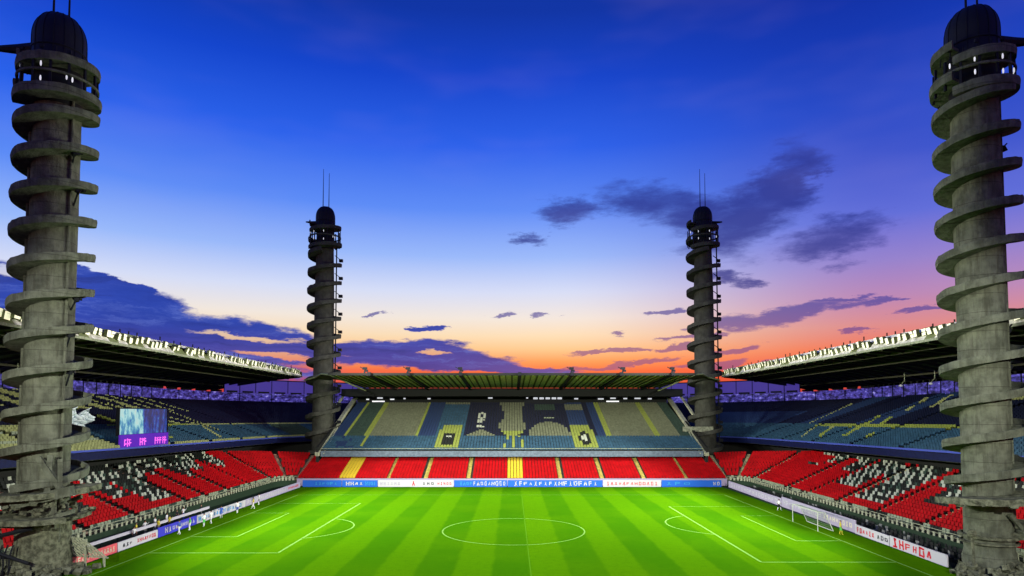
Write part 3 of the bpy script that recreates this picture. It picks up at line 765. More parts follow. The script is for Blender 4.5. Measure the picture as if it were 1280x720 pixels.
def tower_top(root, z, r, R, cm, sx, arm_z, sc=1.0, aerial=9, domeR=2.35, domeH=4.6):
    # viewing platform: two slabs with columns, then dome
    for k, (zz_, hh) in enumerate(((z, .75), (z+3.7*sc, .7))):
        m = helix(zz_-.3, zz_-.3+1.9*sc*1.02, 1.9*sc, r*.7, R*(1.03 if k == 0 else .98), PI*1.15, hh*.8, 40, .25)
        weld(m.build('platform_ring', cm, root), 40)
    m = MB(); m.lathe([(R*.93, z+2.15*sc), (R*.97, z+2.2*sc), (R*.97, z+2.45*sc), (R*.93, z+2.5*sc)], 36); m.build('railing', cm, root)
    m = MB(); m.lathe([(r*1.02, z-.5), (r*1.02, z+4.9*sc)], 28); m.build('cabin_wall', dark, root, smooth=True)
    m = MB()
    for k in range(14):
        a = 2*PI*k/14+.2; m.bar((R*.93*math.cos(a), R*.93*math.sin(a), z+.4), (R*.91*math.cos(a), R*.91*math.sin(a), z+3.9*sc), .2)
    m.build('column', dark, root)
    for k, (a, dz) in enumerate(((-2.15, 1.5), (-2.15, 3.0), (-1.4, 1.3), (-1.4, 3.0), (-.75, 2.0), (-.6, 1.9), (-2.8, 3.2), (-1.5, 3.9))):
        m = MB(); m.lathe([(0, -.28), (.06, -.2), (.08, 0), (.055, .22), (0, .28)], 8, (R*.9*math.cos(a), R*.9*math.sin(a), z+dz*sc)); m.build('deck_light', lampdim, root)
    zb = z+4.9*sc
    m = MB(); prof = [(domeR*1.02, zb-.6), (domeR*1.02, zb), (domeR, zb+.1)]
    for k in range(0, 10):
        a = PI/2*k/9; prof.append((domeR*(math.cos(a)**.75 if k < 9 else .02), zb+domeH*(.42+.58*math.sin(a))))
    m.lathe(prof, 32); dm = m.build('dome', dome_m, root, smooth=True)
    m = MB()
    for k in range(16):
        a = 2*PI*k/16; m.tube([((q_[0]+.02)*math.cos(a), (q_[0]+.02)*math.sin(a), q_[1]) for q_ in prof[1:-1]], .035, 5)
    m.lathe([(domeR+.02, zb+.9), (domeR+.07, zb+.95), (domeR+.07, zb+1.05), (domeR+.02, zb+1.1)], 32)
    m.build('seam', dark, dm)
    for k in range(9):
        m = MB(); a = -PI+.35*k; x_, y_ = R*.9*math.cos(a), R*.9*math.sin(a); m.bar((x_, y_, z+3.7*sc), (x_+.1, y_, z+3.7*sc+1.0+.5*hsh(k)), .07)
        if k % 2: m.box((x_, y_, z+3.7*sc+1.1), (.35, .2, .3))
        m.build('bracket', dark, root)
    m = MB()
    m.tube([(-.6, -.2, zb+domeH*.9), (-.6, -.2, zb+domeH+aerial)], [.12, .05], 6); m.tube([(.75, .1, zb+domeH*.85), (.75, .1, zb+domeH+aerial*.9)], [.11, .05], 6)
    m.build('aerial', dark, root)
    m = MB(); m.tube([(sx*domeR*.7, -.3, arm_z), (sx*(R+.2), -.4, arm_z+.05), (sx*(R+(3.0 if sc < 1 else .8)), -.5, arm_z+.1)], [.8, .5, .22] if sc < 1 else [.4, .25, .15], 8); m.bar((sx*domeR*.5, 0, arm_z-1.0), (sx*(R-.6), -.4, arm_z-.2), .3)
    m.build('boom', dome_m, root)
def near_tower(x, y, sx, label, ztop, z0, pitch, ph, R=3.55, r=2.0):
    root = empty('spiral_tower', (x, y, 0), label, 'tower', 'spiral ramp towers')
    m = MB(); prof = []
    H_ = ztop
    for k in range(61):
        z = H_*k/60; rr = r*(1.0+ (.10 if z < 2 else 0)); prof.append((rr, z))
    m.lathe(prof, 40, jit=.006); weld(m.build('shaft', conc, root), 40)
    h = helix(z0, ztop-.4, pitch, r, R, ph, .50, 44, .24); weld(h.build('ramp', conc, root), 38)
    tower_top(root, ztop, r, R, conc, sx, ztop+5.4, .84, 9, 2.3, 5.0)
    # service pipes and struts between ramp turns
    m = MB()
    for a in ((-2.75, -.35) if sx < 0 else (-.25, .1)):
        c, s_ = math.cos(a), math.sin(a); m.tube([((r+.18)*c, (r+.18)*s_, 3), ((r+.18)*c, (r+.18)*s_, ztop)], .13, 8)
    m.build('pipe', conc, root)
    for k in range(9):
        m = MB()
        z = z0+pitch*(2+k) ; a = (-.35 if sx < 0 else .2)+.3*(hsh(k, 3)-.5)
        if hsh(k, 11) < .75:
            m.bar((R*.95*math.cos(a), R*.95*math.sin(a), z+1.0), (r*math.cos(a+.2), r*math.sin(a+.2), z-1.2*hsh(k, 1)), .12)
            for j in range(4): rock(m, (R*.85*math.cos(a+.1*j), R*.85*math.sin(a+.1*j), z+.4+.2*j), (.5, .4, .5), k*9+j)
            m.build('strut', dark, root)
    return root
def ring_slab(m, z, r, R, a0, a1, th, tilt=0, seg=20, seed=1):
    n = seg; prev = None
    for i in range(n+1):
        a = a0+(a1-a0)*i/n; c, s_ = math.cos(a), math.sin(a); j = (hsh(i, seed)-.5)
        RR = R+j*.5; zz_ = z+tilt*(i/n)+j*.12
        q_ = [(r*c, r*s_, zz_), (RR*c, RR*s_, zz_+j*.1), (RR*c, RR*s_, zz_-th), (r*c, r*s_, zz_-th-.1)]
        n0 = len(m.v); m.v += q_
        if prev is not None:
            for k in range(4): m.f.append((prev+k, n0+k, n0+(k+1) % 4, prev+(k+1) % 4)); m.mi.append(0)
        else: m.f.append((n0, n0+1, n0+2, n0+3)); m.mi.append(0)
        prev = n0
    m.f.append((prev+3, prev+2, prev+1, prev)); m.mi.append(0)

# left near tower
tl = near_tower(-45.3, 62, -1, 'large grey concrete spiral tower at the left edge, boom pointing left', 46.0, 8.2, 3.55, -1.77)
m = MB(); ring_slab(m, 7.4, 2, 4.6, -3.4, .3, .55, .9, 24, 1); ring_slab(m, 5.9, 2, 4.9, -3.8, -.6, .5, -.3, 20, 4); ring_slab(m, 5.2, 2, 3.9, -2.0, .5, .4, .5, 16, 8)
for k in range(46):
    a = random.uniform(-3.3, .3); rr = random.uniform(2.3, 4.3); rock(m, (rr*math.cos(a), rr*math.sin(a), random.uniform(5.3, 7.3)), (random.uniform(.3, 1.1), random.uniform(.3, .7), random.uniform(.2, .6)), k)
m.build('broken_collar', rubble, tl)
m = MB(); m.bar((1.2, -2.6, 11.2), (3.9, -2.4, 7.4), .35, .5); m.bar((2.2, -2.4, 11.4), (2.0, -2.5, 7.4), .3, .45); m.bar((3.0, -2.3, 11.0), (3.3, -2.6, 7.5), .35, .4); m.bar((-.6, -3.2, 6.9), (4.4, -2.5, 8.1), .9, .9); m.bar((2.7, -2.5, 7.6), (2.8, -2.5, 4.6), .3)
m.bar((-2.8, -2.2, 6.0), (-2.4, -1.9, 2.5), .3); m.bar((1.8, -2.6, 5.4), (4.2, -2.0, 6.1), .8, .35)
m.build('buttress', conc, tl)
m = MB(); m.lathe([(2.45, 0), (2.4, 1.2), (2.25, 2.6), (2.25, 5.0)], 26, jit=.03)
for k in range(70):
    a = random.uniform(-PI, .4); rr = random.uniform(2.4, 4.8); rock(m, (rr*math.cos(a), rr*math.sin(a), random.uniform(.0, 1.2)*(5.2-rr)/2.4), (random.uniform(.4, 1.4), random.uniform(.3, 1), random.uniform(.3, .8)), k+100)
m.build('base', rubble, tl)
m = MB()
for k in range(7): m.tube([(-3.6+.5*k, -3.4, .6), (-3.9+.55*k, -3.3, 2.2), (-3.5+.5*k, -3.0, 3.2)], .07, 6)
m.tube([(-4.0, -3.4, 2.2), (-1.5, -3.6, 2.6), (1.2, -3.4, 1.6)], .16, 6); m.tube([(-4.0, -3.0, 4.6), (-1.0, -3.9, 4.2), (1.4, -3.2, 4.8)], .22, 6)
m.build('pipework', dark, tl)

# right near tower
tr = near_tower(45.7, 61.5, 1, 'large grey concrete spiral tower at the right edge, boom pointing right', 46.4, 8.6, 3.6, -3.49)
m = MB(); ring_slab(m, 7.3, 2, 4.9, -3.3, .2, .6, .7, 24, 2); ring_slab(m, 4.2, 2, 4.6, -1.1, .5, .45, .7, 14, 5)
for k in range(44):
    a = -3.2+3.0*hsh(k, 5); rr = random.uniform(4.0, 4.9); rock(m, (rr*math.cos(a), rr*math.sin(a), 7.0+.5*hsh(k)-.2), (random.uniform(.3, .7), random.uniform(.3, .5), random.uniform(.2, .5)), k+300)
m.build('broken_collar', rubble, tr)
m = MB(); m.bar((.2, -2.4, 5.9), (2.2, -2.1, 3.8), .3); m.bar((1.2, -2.3, 4.2), (4.6, -1.8, 5.2), .7, .5); m.bar((3.6, -1.9, 4.2), (3.7, -1.9, .6), .28); m.bar((2.6, -2.0, 6.8), (4.6, -1.6, 6.2), .4, .3)
m.build('buttress', conc, tr)
m = MB(); m.lathe([(2.75, 0), (2.5, .8), (2.4, 1.0)], 26, jit=.05); m.lathe([(2.22, 3.45), (2.5, 3.5), (2.5, 3.75), (2.22, 3.8)], 30); m.lathe([(2.22, 2.9), (2.4, 2.95), (2.4, 3.1), (2.22, 3.15)], 30)
for k in range(80):
    a = random.uniform(-PI, .2); rr = random.uniform(2.3, 4.2); rock(m, (rr*math.cos(a), rr*math.sin(a), random.uniform(.0, 1.3)*(4.8-rr)/2.2), (random.uniform(.3, 1.2), random.uniform(.3, .8), random.uniform(.3, .7)), k+500)
m.build('base', rubble, tr)
m = MB(); m.lathe([(0, -.4), (.3, -.25), (.4, 0), (.3, .28), (0, .4)], 10, (-2.5, -1.2, 4.0)); m.tube([(-2.5, -1.2, 3.6), (-2.45, -1.3, 2), (-2.6, -1.4, .4)], .12, 6)
for k in range(5): m.tube([(3.9+.1*k, -2, 6.4-.3*k), (4.2, -2.4, 4.4-.3*k), (4.9, -2.6, 3.5-.25*k)], .1, 6)
m.build('pipework', rubble, tr)

def far_tower(sx, label):
    x, y = (-46.4 if sx < 0 else 47.4), 156
    root = empty('spiral_tower', (x, y, 0), label, 'tower', 'spiral ramp towers')
    R, r = 4.1, 2.45; zt = 56.0; p = 4.45
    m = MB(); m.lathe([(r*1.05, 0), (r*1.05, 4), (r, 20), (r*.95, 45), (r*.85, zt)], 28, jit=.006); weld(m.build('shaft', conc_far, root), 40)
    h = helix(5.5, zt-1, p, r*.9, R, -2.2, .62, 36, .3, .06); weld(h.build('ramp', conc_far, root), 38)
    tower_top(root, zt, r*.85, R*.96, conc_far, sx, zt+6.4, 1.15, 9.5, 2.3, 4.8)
    m = MB()
    a = -.25
    m.tube([(R*.78*math.cos(a), R*.78*math.sin(a), 8), (R*.78*math.cos(a), R*.78*math.sin(a), zt)], .16, 6)
    for k in range(11):
        z = 7+p*k; m.box((R*.95*math.cos(.1), R*.95*math.sin(.1), z+p*.33), (.9, .7, .7)); m.bar((R*math.cos(.2), 0, z+p*.33), (r, 0, z+p*.6), .15)
    m.build('service_pipe', dark, root)
    m = MB(); m.bar((-3.9, -2.6, 3.6), (3.6, -2.8, 4.2), .6, .5)
    for k in range(6): m.bar((-3+k*1.1, -2.8, 1.6), (-3.2+k*1.2, -2.6, 5.0), .28)
    if sx > 0: m.box((-2.9, -3.6, 11.3), (7.2, .5, 1.2))
    m.build('base_bracing', mat('bracing_grey', (.22, .24, .17), .8, var=.4), root)
far_tower(-1, 'slim distant spiral tower on the left, rising behind the far left corner')
far_tower(1, 'slim distant spiral tower on the right, rising behind the far right corner')

# ------------------------------------------------------------------ pitch side boards
BC = {'blue': mat('board_blue', (.02, .12, .55), .4), 'deep': mat('board_deep_blue', (.05, .05, .5), .4), 'white': mat('board_white', (.5, .5, .54), .4), 'cream': mat('board_cream', (.66, .62, .45), .4),
      'red': mat('board_red', (.55, .02, .04), .4), 'pink': mat('board_pink', (.7, .12, .14), .4), 'cyan': mat('board_cyan', (.04, .28, .6), .4), 'black': mat('board_black', (.02, .02, .03), .4), 'lilac': mat('board_lilac', (.38, .35, .47), .4)}
def board(name, a, b, h, face, label, marks=(), z0=0.0, th=.14, wash=None):
    """a,b ground points (left to right seen from the pitch); marks: (colour, start, end, count, size)"""
    a, b = Vector((a[0], a[1], 0)), Vector((b[0], b[1], 0)); d = (b-a); L = d.length; d.normalize(); nrm = Vector((d.y, -d.x, 0))
    c = (a+b)/2; root = empty(name, (c.x, c.y, 0), label, 'advertising board', 'advertising boards around the pitch')
    M = Matrix((d, nrm, Vector((0, 0, 1)))).transposed()
    m = MB(); m.box((0, 0, z0+h/2+.06), (L-.03, th, h), M=M); m.build('panel', BC[face], root)
    m = MB(); n = max(2, int(L/3))
    for k in range(n+1):
        p = d*(-L/2+.1+(L-.2)*k/n)-nrm*.3; m.bar((p.x, p.y, .0), (p.x+nrm.x*.22, p.y+nrm.y*.22, z0+h*.8), .06)
    m.build('support', dark, root)
    for mi_, (colr, s0, s1, n, sz) in enumerate(marks):
        m = MB()
        for k in range(n):
            u = -L/2+L*(s0+(s1-s0)*(k+.5)/n); w = L*(s1-s0)/n*.72; hh = h*sz; zc = z0+.06+h*.5
            def put(du, dz, ww, hz, rot=0):
                ww = max(ww, .05); p = d*(u+du*w)+nrm*(th/2+.015)
                Mr = M @ Matrix.Rotation(rot+.35*(hsh(k, du*7, dz*5)-.5), 3, 'Y'); m.box((p.x, p.y, zc+dz*hh), (ww, .02, hz), M=Mr)
            w = w*(.7+.5*hsh(k, 8, L)); hh = h*sz*(.75+.4*hsh(k, 6, mi_)); ty = int(hsh(k, mi_, L)*5); st_ = min(.22, w*.26)
            if ty == 0: put(-.38, 0, st_, hh); put(0, .4, w*.7, hh*.2); put(0, 0, w*.6, hh*.18)
            elif ty == 1: put(-.35, 0, st_, hh); put(.35, 0, st_, hh); put(0, 0, w*.7, hh*.2)
            elif ty == 2: put(0, .4, w*.9, hh*.2); put(0, -.4, w*.9, hh*.2); put(-.35, 0, st_, hh); put(.35, -.1, st_, hh*.6)
            elif ty == 3: put(-.15, 0, st_, hh, .35); put(.15, 0, st_, hh, -.35)
            else: put(0, 0, st_*1.2, hh); put(0, -.4, w*.8, hh*.2); put(0, .4, w*.5, hh*.2)
        m.build('lettering', BC[colr], root)
    return root
BX = 43.35
# left side, near to far (seen from the pitch the near end is on the left)
board('advertising_board', (-BX, 63.2), (-BX, 70.4), 1.0, 'pink', 'pink red board at the near end of the left touchline', (('cream', .05, .95, 13, .55),))
board('advertising_board', (-BX, 70.5), (-BX, 78.4), 1.0, 'white', 'white board beside the pink one on the left side', (('black', .1, .35, 3, .35), ('red', .45, .95, 8, .4)))
board('advertising_board', (-BX+.0, 78.5), (-BX, 88.0), 1.15, 'deep', 'deep blue board with white marks, left side', (('white', .15, .95, 9, .5),))
board('advertising_board', (-BX, 88.1), (-BX, 104), 1.1, 'white', 'white board with blue marks just beyond the deep blue board', (('cyan', .02, .9, 16, .5),))
board('advertising_board', (-BX, 104.1), (-BX, 130.6), 1.1, 'lilac', 'long pale lilac board running to the far left corner', (('white', .02, .7, 20, .6), ('red', .74, .96, 8, .35)))
board('advertising_board', (-45.4, 68), (-45.4, 96), .35, 'white', 'low white kerb board behind the left touchline boards', (), z0=.9)
# far end, left to right
board('advertising_board', (-43, 131.3), (-35, 131.3), 1.35, 'blue', 'plain blue board at the far left corner', (('cyan', .3, .9, 6, .4),))
board('advertising_board', (-34.9, 131.3), (-27.6, 131.3), 1.35, 'blue', 'blue board with short white marks below the wide yellow seat block at left', (('white', .1, .6, 4, .5), ('cyan', .65, .95, 4, .6)))
board('advertising_board', (-27.5, 131.3), (-12, 131.3), 1.35, 'white', 'white and cream board with red marks at the far end, left half', (('lilac', .02, .3, 6, .5), ('red', .44, .5, 1, .7), ('black', .58, .75, 3, .4), ('red', .78, .98, 5, .45)))
board('advertising_board', (-11.9, 131.3), (-1, 131.3), 1.35, 'blue', 'blue board left of the central yellow seat block', (('cyan', .1, .35, 4, .6), ('white', .35, .98, 9, .6)))
board('advertising_board', (-.9, 131.3), (18.6, 131.3), 1.35, 'blue', 'long blue board with bold white lettering right of centre', (('white', .06, .95, 17, .62),))
board('advertising_board', (18.7, 131.3), (30.6, 131.3), 1.35, 'white', 'white board with pink marks at the far end, right half', (('pink', .05, .95, 13, .5),))
board('advertising_board', (30.7, 131.3), (43, 131.3), 1.35, 'blue', 'blue board at the far right corner with pale swooshes', (('cyan', .05, .5, 3, .4), ('white', .85, .98, 2, .5)))
# right side, far to near
board('advertising_board', (44.3, 130.6), (43.9, 104.2), 1.3, 'lilac', 'long pale board running from the far right corner', (('white', .05, .95, 16, .5),))
board('advertising_board', (43.9, 104.1), (43.6, 81.3), 1.6, 'lilac', 'tall pale board ending in a step on the right side', (('white', .03, .6, 12, .4), ('cream', .62, .97, 9, .35)))
board('advertising_board', (43.5, 81.2), (43.3, 73.6), 1.15, 'white', 'white board with small dark red marks right of the goal', (('red', .05, .6, 6, .5), ('black', .65, .98, 3, .4)))
board('advertising_board', (43.3, 73.5), (43.1, 63.6), 1.2, 'white', 'white board with large red lettering nearest the right tower', (('red', .05, .78, 6, .75),))

# ------------------------------------------------------------------ goal at the right
gt = empty('goal', (39.5, 86.5, 0), 'white football goal by the pale boards on the right', 'goal')
m = MB(); hw, gh = 3.66, 2.44
m.tube([(0, -hw, 0), (0, -hw, gh), (0, hw, gh), (0, hw, 0)], .055, 8); m.build('frame', mat('goal_white', (.5, .55, .45), .5), gt)
m = MB(); m.tube([(0, -hw, gh), (1.0, -hw, gh-.1), (2.0, -hw, .05)], .05, 6); m.tube([(0, hw, gh), (1.0, hw, gh-.1), (2.0, hw, .05)], .05, 6); m.tube([(2.0, -hw, .05), (2.0, hw, .05)], .05, 6); m.build('net_support', mat('goal_white', (1, 1, 1)), gt)
m = MB()
for k in range(25):
    y = -hw+2*hw*k/24; m.bar((1.0, y, gh-.1), (2.0, y, .05), .018); m.bar((0, y, gh), (1.0, y, gh-.1), .018)
for k in range(8):
    t = k/7; m.bar((1.0+t, -hw, (gh-.1)*(1-t)+.05*t), (1.0+t, hw, (gh-.1)*(1-t)+.05*t), .018)
m.build('net', mat('goal_net', (.2, .28, .2), .8), gt)

# ------------------------------------------------------------------ big screen and banner on the left upper tier
sm = bpy.data.materials.new('screen_picture'); sm.use_nodes = True; q = G(sm.node_tree); b = sm.node_tree.nodes['Principled BSDF']
ob = q.n('ShaderNodeTexCoord').outputs['Object']; mp = q.n('ShaderNodeMapping'); q.put(mp.inputs[0], ob); mp.inputs['Rotation'].default_value = (.45, 0, 0); mp.inputs['Scale'].default_value = (1, 1.0, .40)
nz = q.noise(mp.outputs[0], .75, 5, .7); s3 = q.n('ShaderNodeSeparateXYZ'); q.put(s3.inputs[0], ob)
left = q.ss(s3.outputs[1], 2.5, -3.5)
c = q.ramp(q.m('ADD', q.m('SUBTRACT', nz, .05), q.m('MULTIPLY', left, .20)), [(.40, (.004, .012, .12, 1)), (.5, (.01, .05, .42, 1)), (.58, (.05, .3, .5, 1)), (.66, (.4, .75, .75, 1)), (.8, (.6, .7, .65, 1))])
q.put(b.inputs['Emission Color'], c); b.inputs['Emission Strength'].default_value = .9; b.inputs['Base Color'].default_value = (.02, .02, .02, 1)
sc = empty('video_screen', (-60.4, 104.3, 10.6), 'large lit blue and white video screen standing in the left upper tier', 'screen')
m = MB(); m.box((0, 0, 3.3), (.35, 13.4, 4.0)); m.build('display', sm, sc)
for (c_, d_) in (((.05, 0, 5.38), (.5, 13.9, .18)), ((.05, 0, 1.22), (.5, 13.9, .18)), ((.05, -6.85, 3.3), (.5, .2, 4.0)), ((.05, 6.85, 3.3), (.5, .2, 4.0))):
    m = MB(); m.box(c_, d_); m.build('frame', dark, sc)
m = MB(); 
for yy in (-5.5, 0, 5.5): m.bar((-.3, yy, -1.6), (-.3, yy, 1.2), .3)
m.build('support', dark, sc)
bn = empty('banner', (-58.7, 101.9, 9.95), 'purple lit banner strip with pink marks below the video screen', 'banner')
m = MB(); m.box((0, 0, 1.0), (.3, 13.2, 2.0)); m.build('panel', mat('banner_purple', (.05, .01, .2), .5, emit=(.07, .012, .32), es=.9), bn)
m = MB()
for k, yy in enumerate((-5.6, -4.9, -4.4, -1.6, -1.0, -.4, 2.6, 3.3, 4.0, 4.9, 5.5)):
    m.box((.17, yy, .8), (.05, .2, 1.0+.3*hsh(k))); m.box((.17, yy+.2, .8+.4*(hsh(k, 2)-.5)), (.05, .5, .22)); m.box((.17, yy+.15, 1.2), (.05, .45, .18))
m.build('lettering', mat('banner_pink', (.6, .1, .5), .5, emit=(.75, .12, .7), es=.8), bn)
ws = MB(); 
ws.lathe([(0, 2.0), (1.9, 1.9), (2.3, 1.0), (2.1, .1), (0, 0)], 12); o = ws.build('sheet', white)
m = MB(); n = 14
for i in range(n):
    for j in range(5):
        P = lambda a, b_: (.5*math.sin(a*1.7+b_)+.35*b_+.2*math.sin(b_*2.2+a), a*.5, b_*.42*(1+.25*math.sin(a*.8))+.3*math.sin(a*.9))
        m.quad([P(i, j), P(i+1, j), P(i+1, j+1), P(i, j+1)])
bpy.data.objects.remove(o)
for (yy, zz_, sxx, lab) in ((89.0, 13.2, .75, 'crumpled white cloth hung over the seats near the left tower'),):
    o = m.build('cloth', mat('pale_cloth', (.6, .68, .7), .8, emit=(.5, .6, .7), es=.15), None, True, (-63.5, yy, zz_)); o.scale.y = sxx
    md = o.modifiers.new('thickness', 'SOLIDIFY'); md.thickness = .05
    tag(o, lab, 'cloth')

# ------------------------------------------------------------------ access stair by the left tower
st_ = empty('gangway', (-42.4, 63.6, 0), 'pale slatted gangway sloping down beside the left tower base', 'gangway')
m = MB()
for k in range(9):
    m = MB(); m.bar((-2.4+.33*k, -.6, 3.1-.02*k), (-.9+.38*k, .4, 1.0-.02*k), .14, .12)
    m.build('slat', pale, st_)
for k in range(5):
    t = k/4; m = MB(); m.bar((-2.5+1.5*t, -.6+t, 3.2-2.1*t), (.3+1.9*t, -.6+t, 3.0-2.1*t), .12, .1)
    m.build('cross_bar', pale, st_)
for (xa, ya, za) in ((-2.2, -.6, 3.0), (.4, -.3, 2.9), (1.8, .4, .95)):
    m = MB(); m.bar((xa, ya, 0), (xa, ya, za), .16); m.build('leg', pale, st_)

# ------------------------------------------------------------------ people
def person_mesh(name, pose):
    J = {'pel': (0, 0, .95), 'spi': (0, .01, 1.15), 'che': (0, .02, 1.38), 'nek': (0, .0, 1.52), 'hed': (0, -.02, 1.66), 'top': (0, -.01, 1.76)}
    R_ = {'pel': .15, 'spi': .135, 'che': .16, 'nek': .055, 'hed': .098, 'top': .07}
    Eg = [('pel', 'spi'), ('spi', 'che'), ('che', 'nek'), ('nek', 'hed'), ('hed', 'top')]
    for s_, n in ((-1, 'l'), (1, 'r')):
        sw = pose.get('swing', 0)*s_; arm = pose.get('arm_'+n, (.10, .0, -.28)); fore = pose.get('fore_'+n, (.02, -.08, -.25))
        J['hip'+n] = (.1*s_, 0, .88); J['kne'+n] = (.12*s_, -.05+sw*.5, .49); J['ank'+n] = (.12*s_, sw, .09); J['toe'+n] = (.14*s_, sw-.16, .035)
        J['sho'+n] = (.2*s_, .02, 1.42); e = (.2*s_+arm[0]*s_, .02+arm[1], 1.42+arm[2]); J['elb'+n] = e; J['wri'+n] = (e[0]+fore[0]*s_, e[1]+fore[1], e[2]+fore[2]); w_ = J['wri'+n]
        J['han'+n] = (w_[0]+fore[0]*.3*s_, w_[1]+fore[1]*.35, w_[2]+fore[2]*.35)
        for k, r_ in (('hip', .1), ('kne', .062), ('ank', .045), ('toe', .04), ('sho', .07), ('elb', .045), ('wri', .032), ('han', .04)): R_[k+n] = r_
        Eg += [('pel', 'hip'+n), ('hip'+n, 'kne'+n), ('kne'+n, 'ank'+n), ('ank'+n, 'toe'+n), ('che', 'sho'+n), ('sho'+n, 'elb'+n), ('elb'+n, 'wri'+n), ('wri'+n, 'han'+n)]
    ks = list(J); me = bpy.data.meshes.new(name); me.from_pydata([J[k] for k in ks], [(ks.index(a), ks.index(b_)) for a, b_ in Eg], [])
    o = bpy.data.objects.new('tmp', me); COL.objects.link(o)
    md = o.modifiers.new('skin', 'SKIN'); md.use_smooth_shade = True
    for i, k in enumerate(ks): me.skin_vertices[0].data[i].radius = (R_[k], R_[k]*(.8 if k in ('pel', 'spi', 'che') else 1)); me.skin_vertices[0].data[i].use_root = (k == 'pel')
    o.modifiers.new('sub', 'SUBSURF').levels = 1
    dg = bpy.context.evaluated_depsgraph_get(); dg.update(); out = bpy.data.meshes.new_from_object(o.evaluated_get(dg)); bpy.data.objects.remove(o)
    out.name = name; out.materials.clear()
    for k in range(4): out.materials.append(None)
    for p in out.polygons:
        c = p.center; arm_ = abs(c.x) > .27
        if c.z > 1.53: mi = 3
        elif arm_ and c.z < 1.2: mi = 3
        elif c.z > .98 or (arm_ and c.z > .9): mi = 0
        elif c.z > .52: mi = 1
        elif c.z > .1: mi = 2
        else: mi = 2
        p.material_index = mi; p.use_smooth = True
    return out
skin = mat('skin', (.35, .19, .12), .6); hairm = mat('hair', (.02, .015, .01), .7)
poses = [{'swing': .12}, {'swing': .25, 'arm_l': (.08, -.1, -.25), 'fore_l': (-.05, -.22, -.05)}, {'swing': .02, 'arm_r': (.18, -.02, -.2), 'fore_r': (.12, -.1, .2)}]
pm = [person_mesh('person', p) for p in poses]
cl = {'white': mat('cloth_white', (.7, .72, .7), .8), 'yellow': mat('cloth_yellow', (.5, .45, .04), .8), 'dark': mat('cloth_dark', (.02, .02, .025), .8), 'green': mat('cloth_green', (.1, .5, .1), .8), 'blue': mat('cloth_blue', (.05, .1, .4), .8), 'grey': mat('cloth_grey', (.2, .21, .2), .8)}
hb = MB(); prof = [(.0, .115)]+[(.115*math.sin(a), .115*math.cos(a)) for a in (.4, .8, 1.2, 1.6)]; hb.lathe(prof, 10); 
def person(x, y, z, pi_, top, leg, rz, label, k, sock=None):
    me = pm[pi_].copy(); o = bpy.data.objects.new('person', me); COL.objects.link(o)
    me.materials[0] = cl[top]; me.materials[1] = cl[leg]; me.materials[2] = cl[sock or leg]; me.materials[3] = skin
    o.location = (x, y, z); o.rotation_euler.z = rz; tag(o, label, 'person', 'people beside the pitch')
    h = hb.build('hair', hairm, o, True); h.location = (0, .0, 1.69)
left_behind = [  # staff behind the boards at left
 (-45.0, 76.4, 'white', 'dark', 'person in a white top at the near end of the left bench group'), (-46.4, 79.2, 'yellow', 'dark', 'person in a yellow bib, first from the left behind the white board'),
 (-46.2, 80.7, 'white', 'grey', 'person in white shirt and grey trousers behind the deep blue board'), (-45.2, 82.0, 'yellow', 'grey', 'person in a yellow bib and grey trousers behind the deep blue board'),
 (-46.5, 83.5, 'white', 'white', 'person all in white in the middle of the left bench group'), (-45.3, 84.8, 'yellow', 'dark', 'person in a yellow bib at the far end of the bibbed group'),
 (-46.6, 86.5, 'white', 'dark', 'person in white shirt beyond the yellow bibs'), (-46.8, 89.5, 'dark', 'dark', 'person all in dark clothes behind the white board with blue marks'),
 (-47.2, 92.0, 'white', 'blue', 'person in white top and blue trousers near the left rail'), (-45.9, 94.6, 'dark', 'grey', 'person in dark jacket furthest along the left bench group')]
for k, (x, y, a, b_, lab) in enumerate(left_behind): person(x, y, 0, k % 3, a, b_, PI/2+.5*(hsh(k)-.5), lab, k)
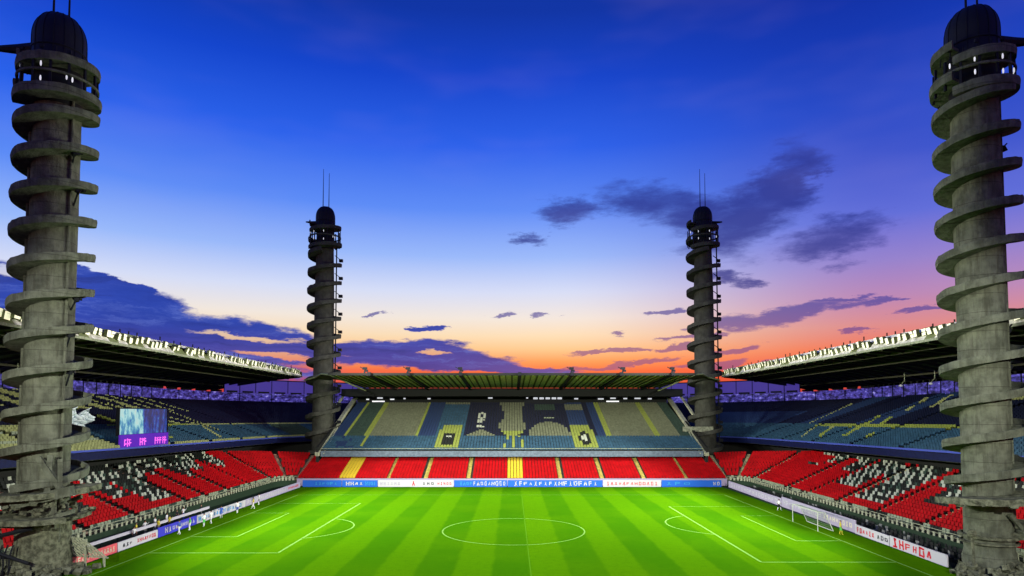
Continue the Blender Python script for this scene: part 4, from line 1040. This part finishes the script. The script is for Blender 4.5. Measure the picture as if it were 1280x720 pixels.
left_front = [(-41.9, 80.8, 'blue', 'white', 'person in blue top crouched close to the deep blue board on the grass'), (-42.0, 83.6, 'green', 'white', 'person in green top and white shorts on the left grass'),
 (-41.4, 86.2, 'white', 'green', 'person in white top and green shorts on the left grass'), (-41.6, 88.6, 'white', 'white', 'person all in white on the grass before the boards'),
 (-42.2, 93.0, 'blue', 'blue', 'person all in blue on the grass by the left boards'), (-41.8, 97.5, 'white', 'blue', 'person in white top and blue shorts on the grass'),
 (-41.2, 102.0, 'yellow', 'white', 'person in yellow top and white shorts farthest along the left grass'), (-42.1, 106.5, 'white', 'grey', 'person in white top and grey shorts beyond the yellow one')]
for k, (x, y, a, b_, lab) in enumerate(left_front): person(x, y, 0, (k+1) % 3, a, b_, -PI/2+1.4*(hsh(k, 8)-.5), lab if k else 'person in blue top and white shorts nearest on the left grass', k, 'white')
person(41.3, 80.6, 0, 0, 'yellow', 'green', 1.4, 'person in yellow top beside the right goal', 31, 'yellow')
person(41.8, 100.2, 0, 1, 'white', 'dark', 1.9, 'person in white top by the right boards beyond the goal', 32, 'white')

# press seats in the trench at the right and a few at the left
cm_ = MB(); 
for a in SEATF: pass
def chair_mesh():
    m = MB(); m.box((0, 0, .44), (.46, .46, .06)); m.box((0, .22, .75), (.46, .05, .5)); 
    for a in (-.2, .2):
        for b_ in (-.2, .2): m.box((a, b_, .22), (.04, .04, .44))
    return m
proto = chair_mesh().build('chair', mat('chair_black', (.016, .018, .018), .5)); grey_me = chair_mesh().build('tmp', mat('chair_grey', (.16, .17, .16), .5)); gme = grey_me.data; bpy.data.objects.remove(grey_me)
first = True; cnt = 0
for row, (xx, zz_) in enumerate(((45.2, 0), (46.2, 0), (47.2, 0))):
    y = 64.5
    while y < 126:
        if hsh(int(y*7), row) < .88:
            o = proto if first else proto.copy()
            if not first: COL.objects.link(o)
            first = False
            gcol = hsh(int(y*5), row, 9) < .14
            if gcol: o.data = gme
            o.location = (xx+.25*(hsh(y, row)-.5), y, zz_); o.rotation_euler.z = -PI/2+.5*(hsh(y, 1, row)-.5); seg = 'beside the spiral tower' if y < 70 else 'behind the red lettered board' if y < 80 else 'level with the goal' if y < 92 else 'just beyond the goal' if y < 106 else 'towards the far corner'
            rw = ('front row by the right boards', 'middle row by the right boards', 'back row under the right stand')[row]; gc = 'grey' if gcol else 'black'
            tag(o, gc+' chair, '+rw+', '+seg, 'chair', gc+' chairs, '+rw+', '+seg); cnt += 1
        y += .82
print('chairs', cnt, 'objects', len(bpy.data.objects))
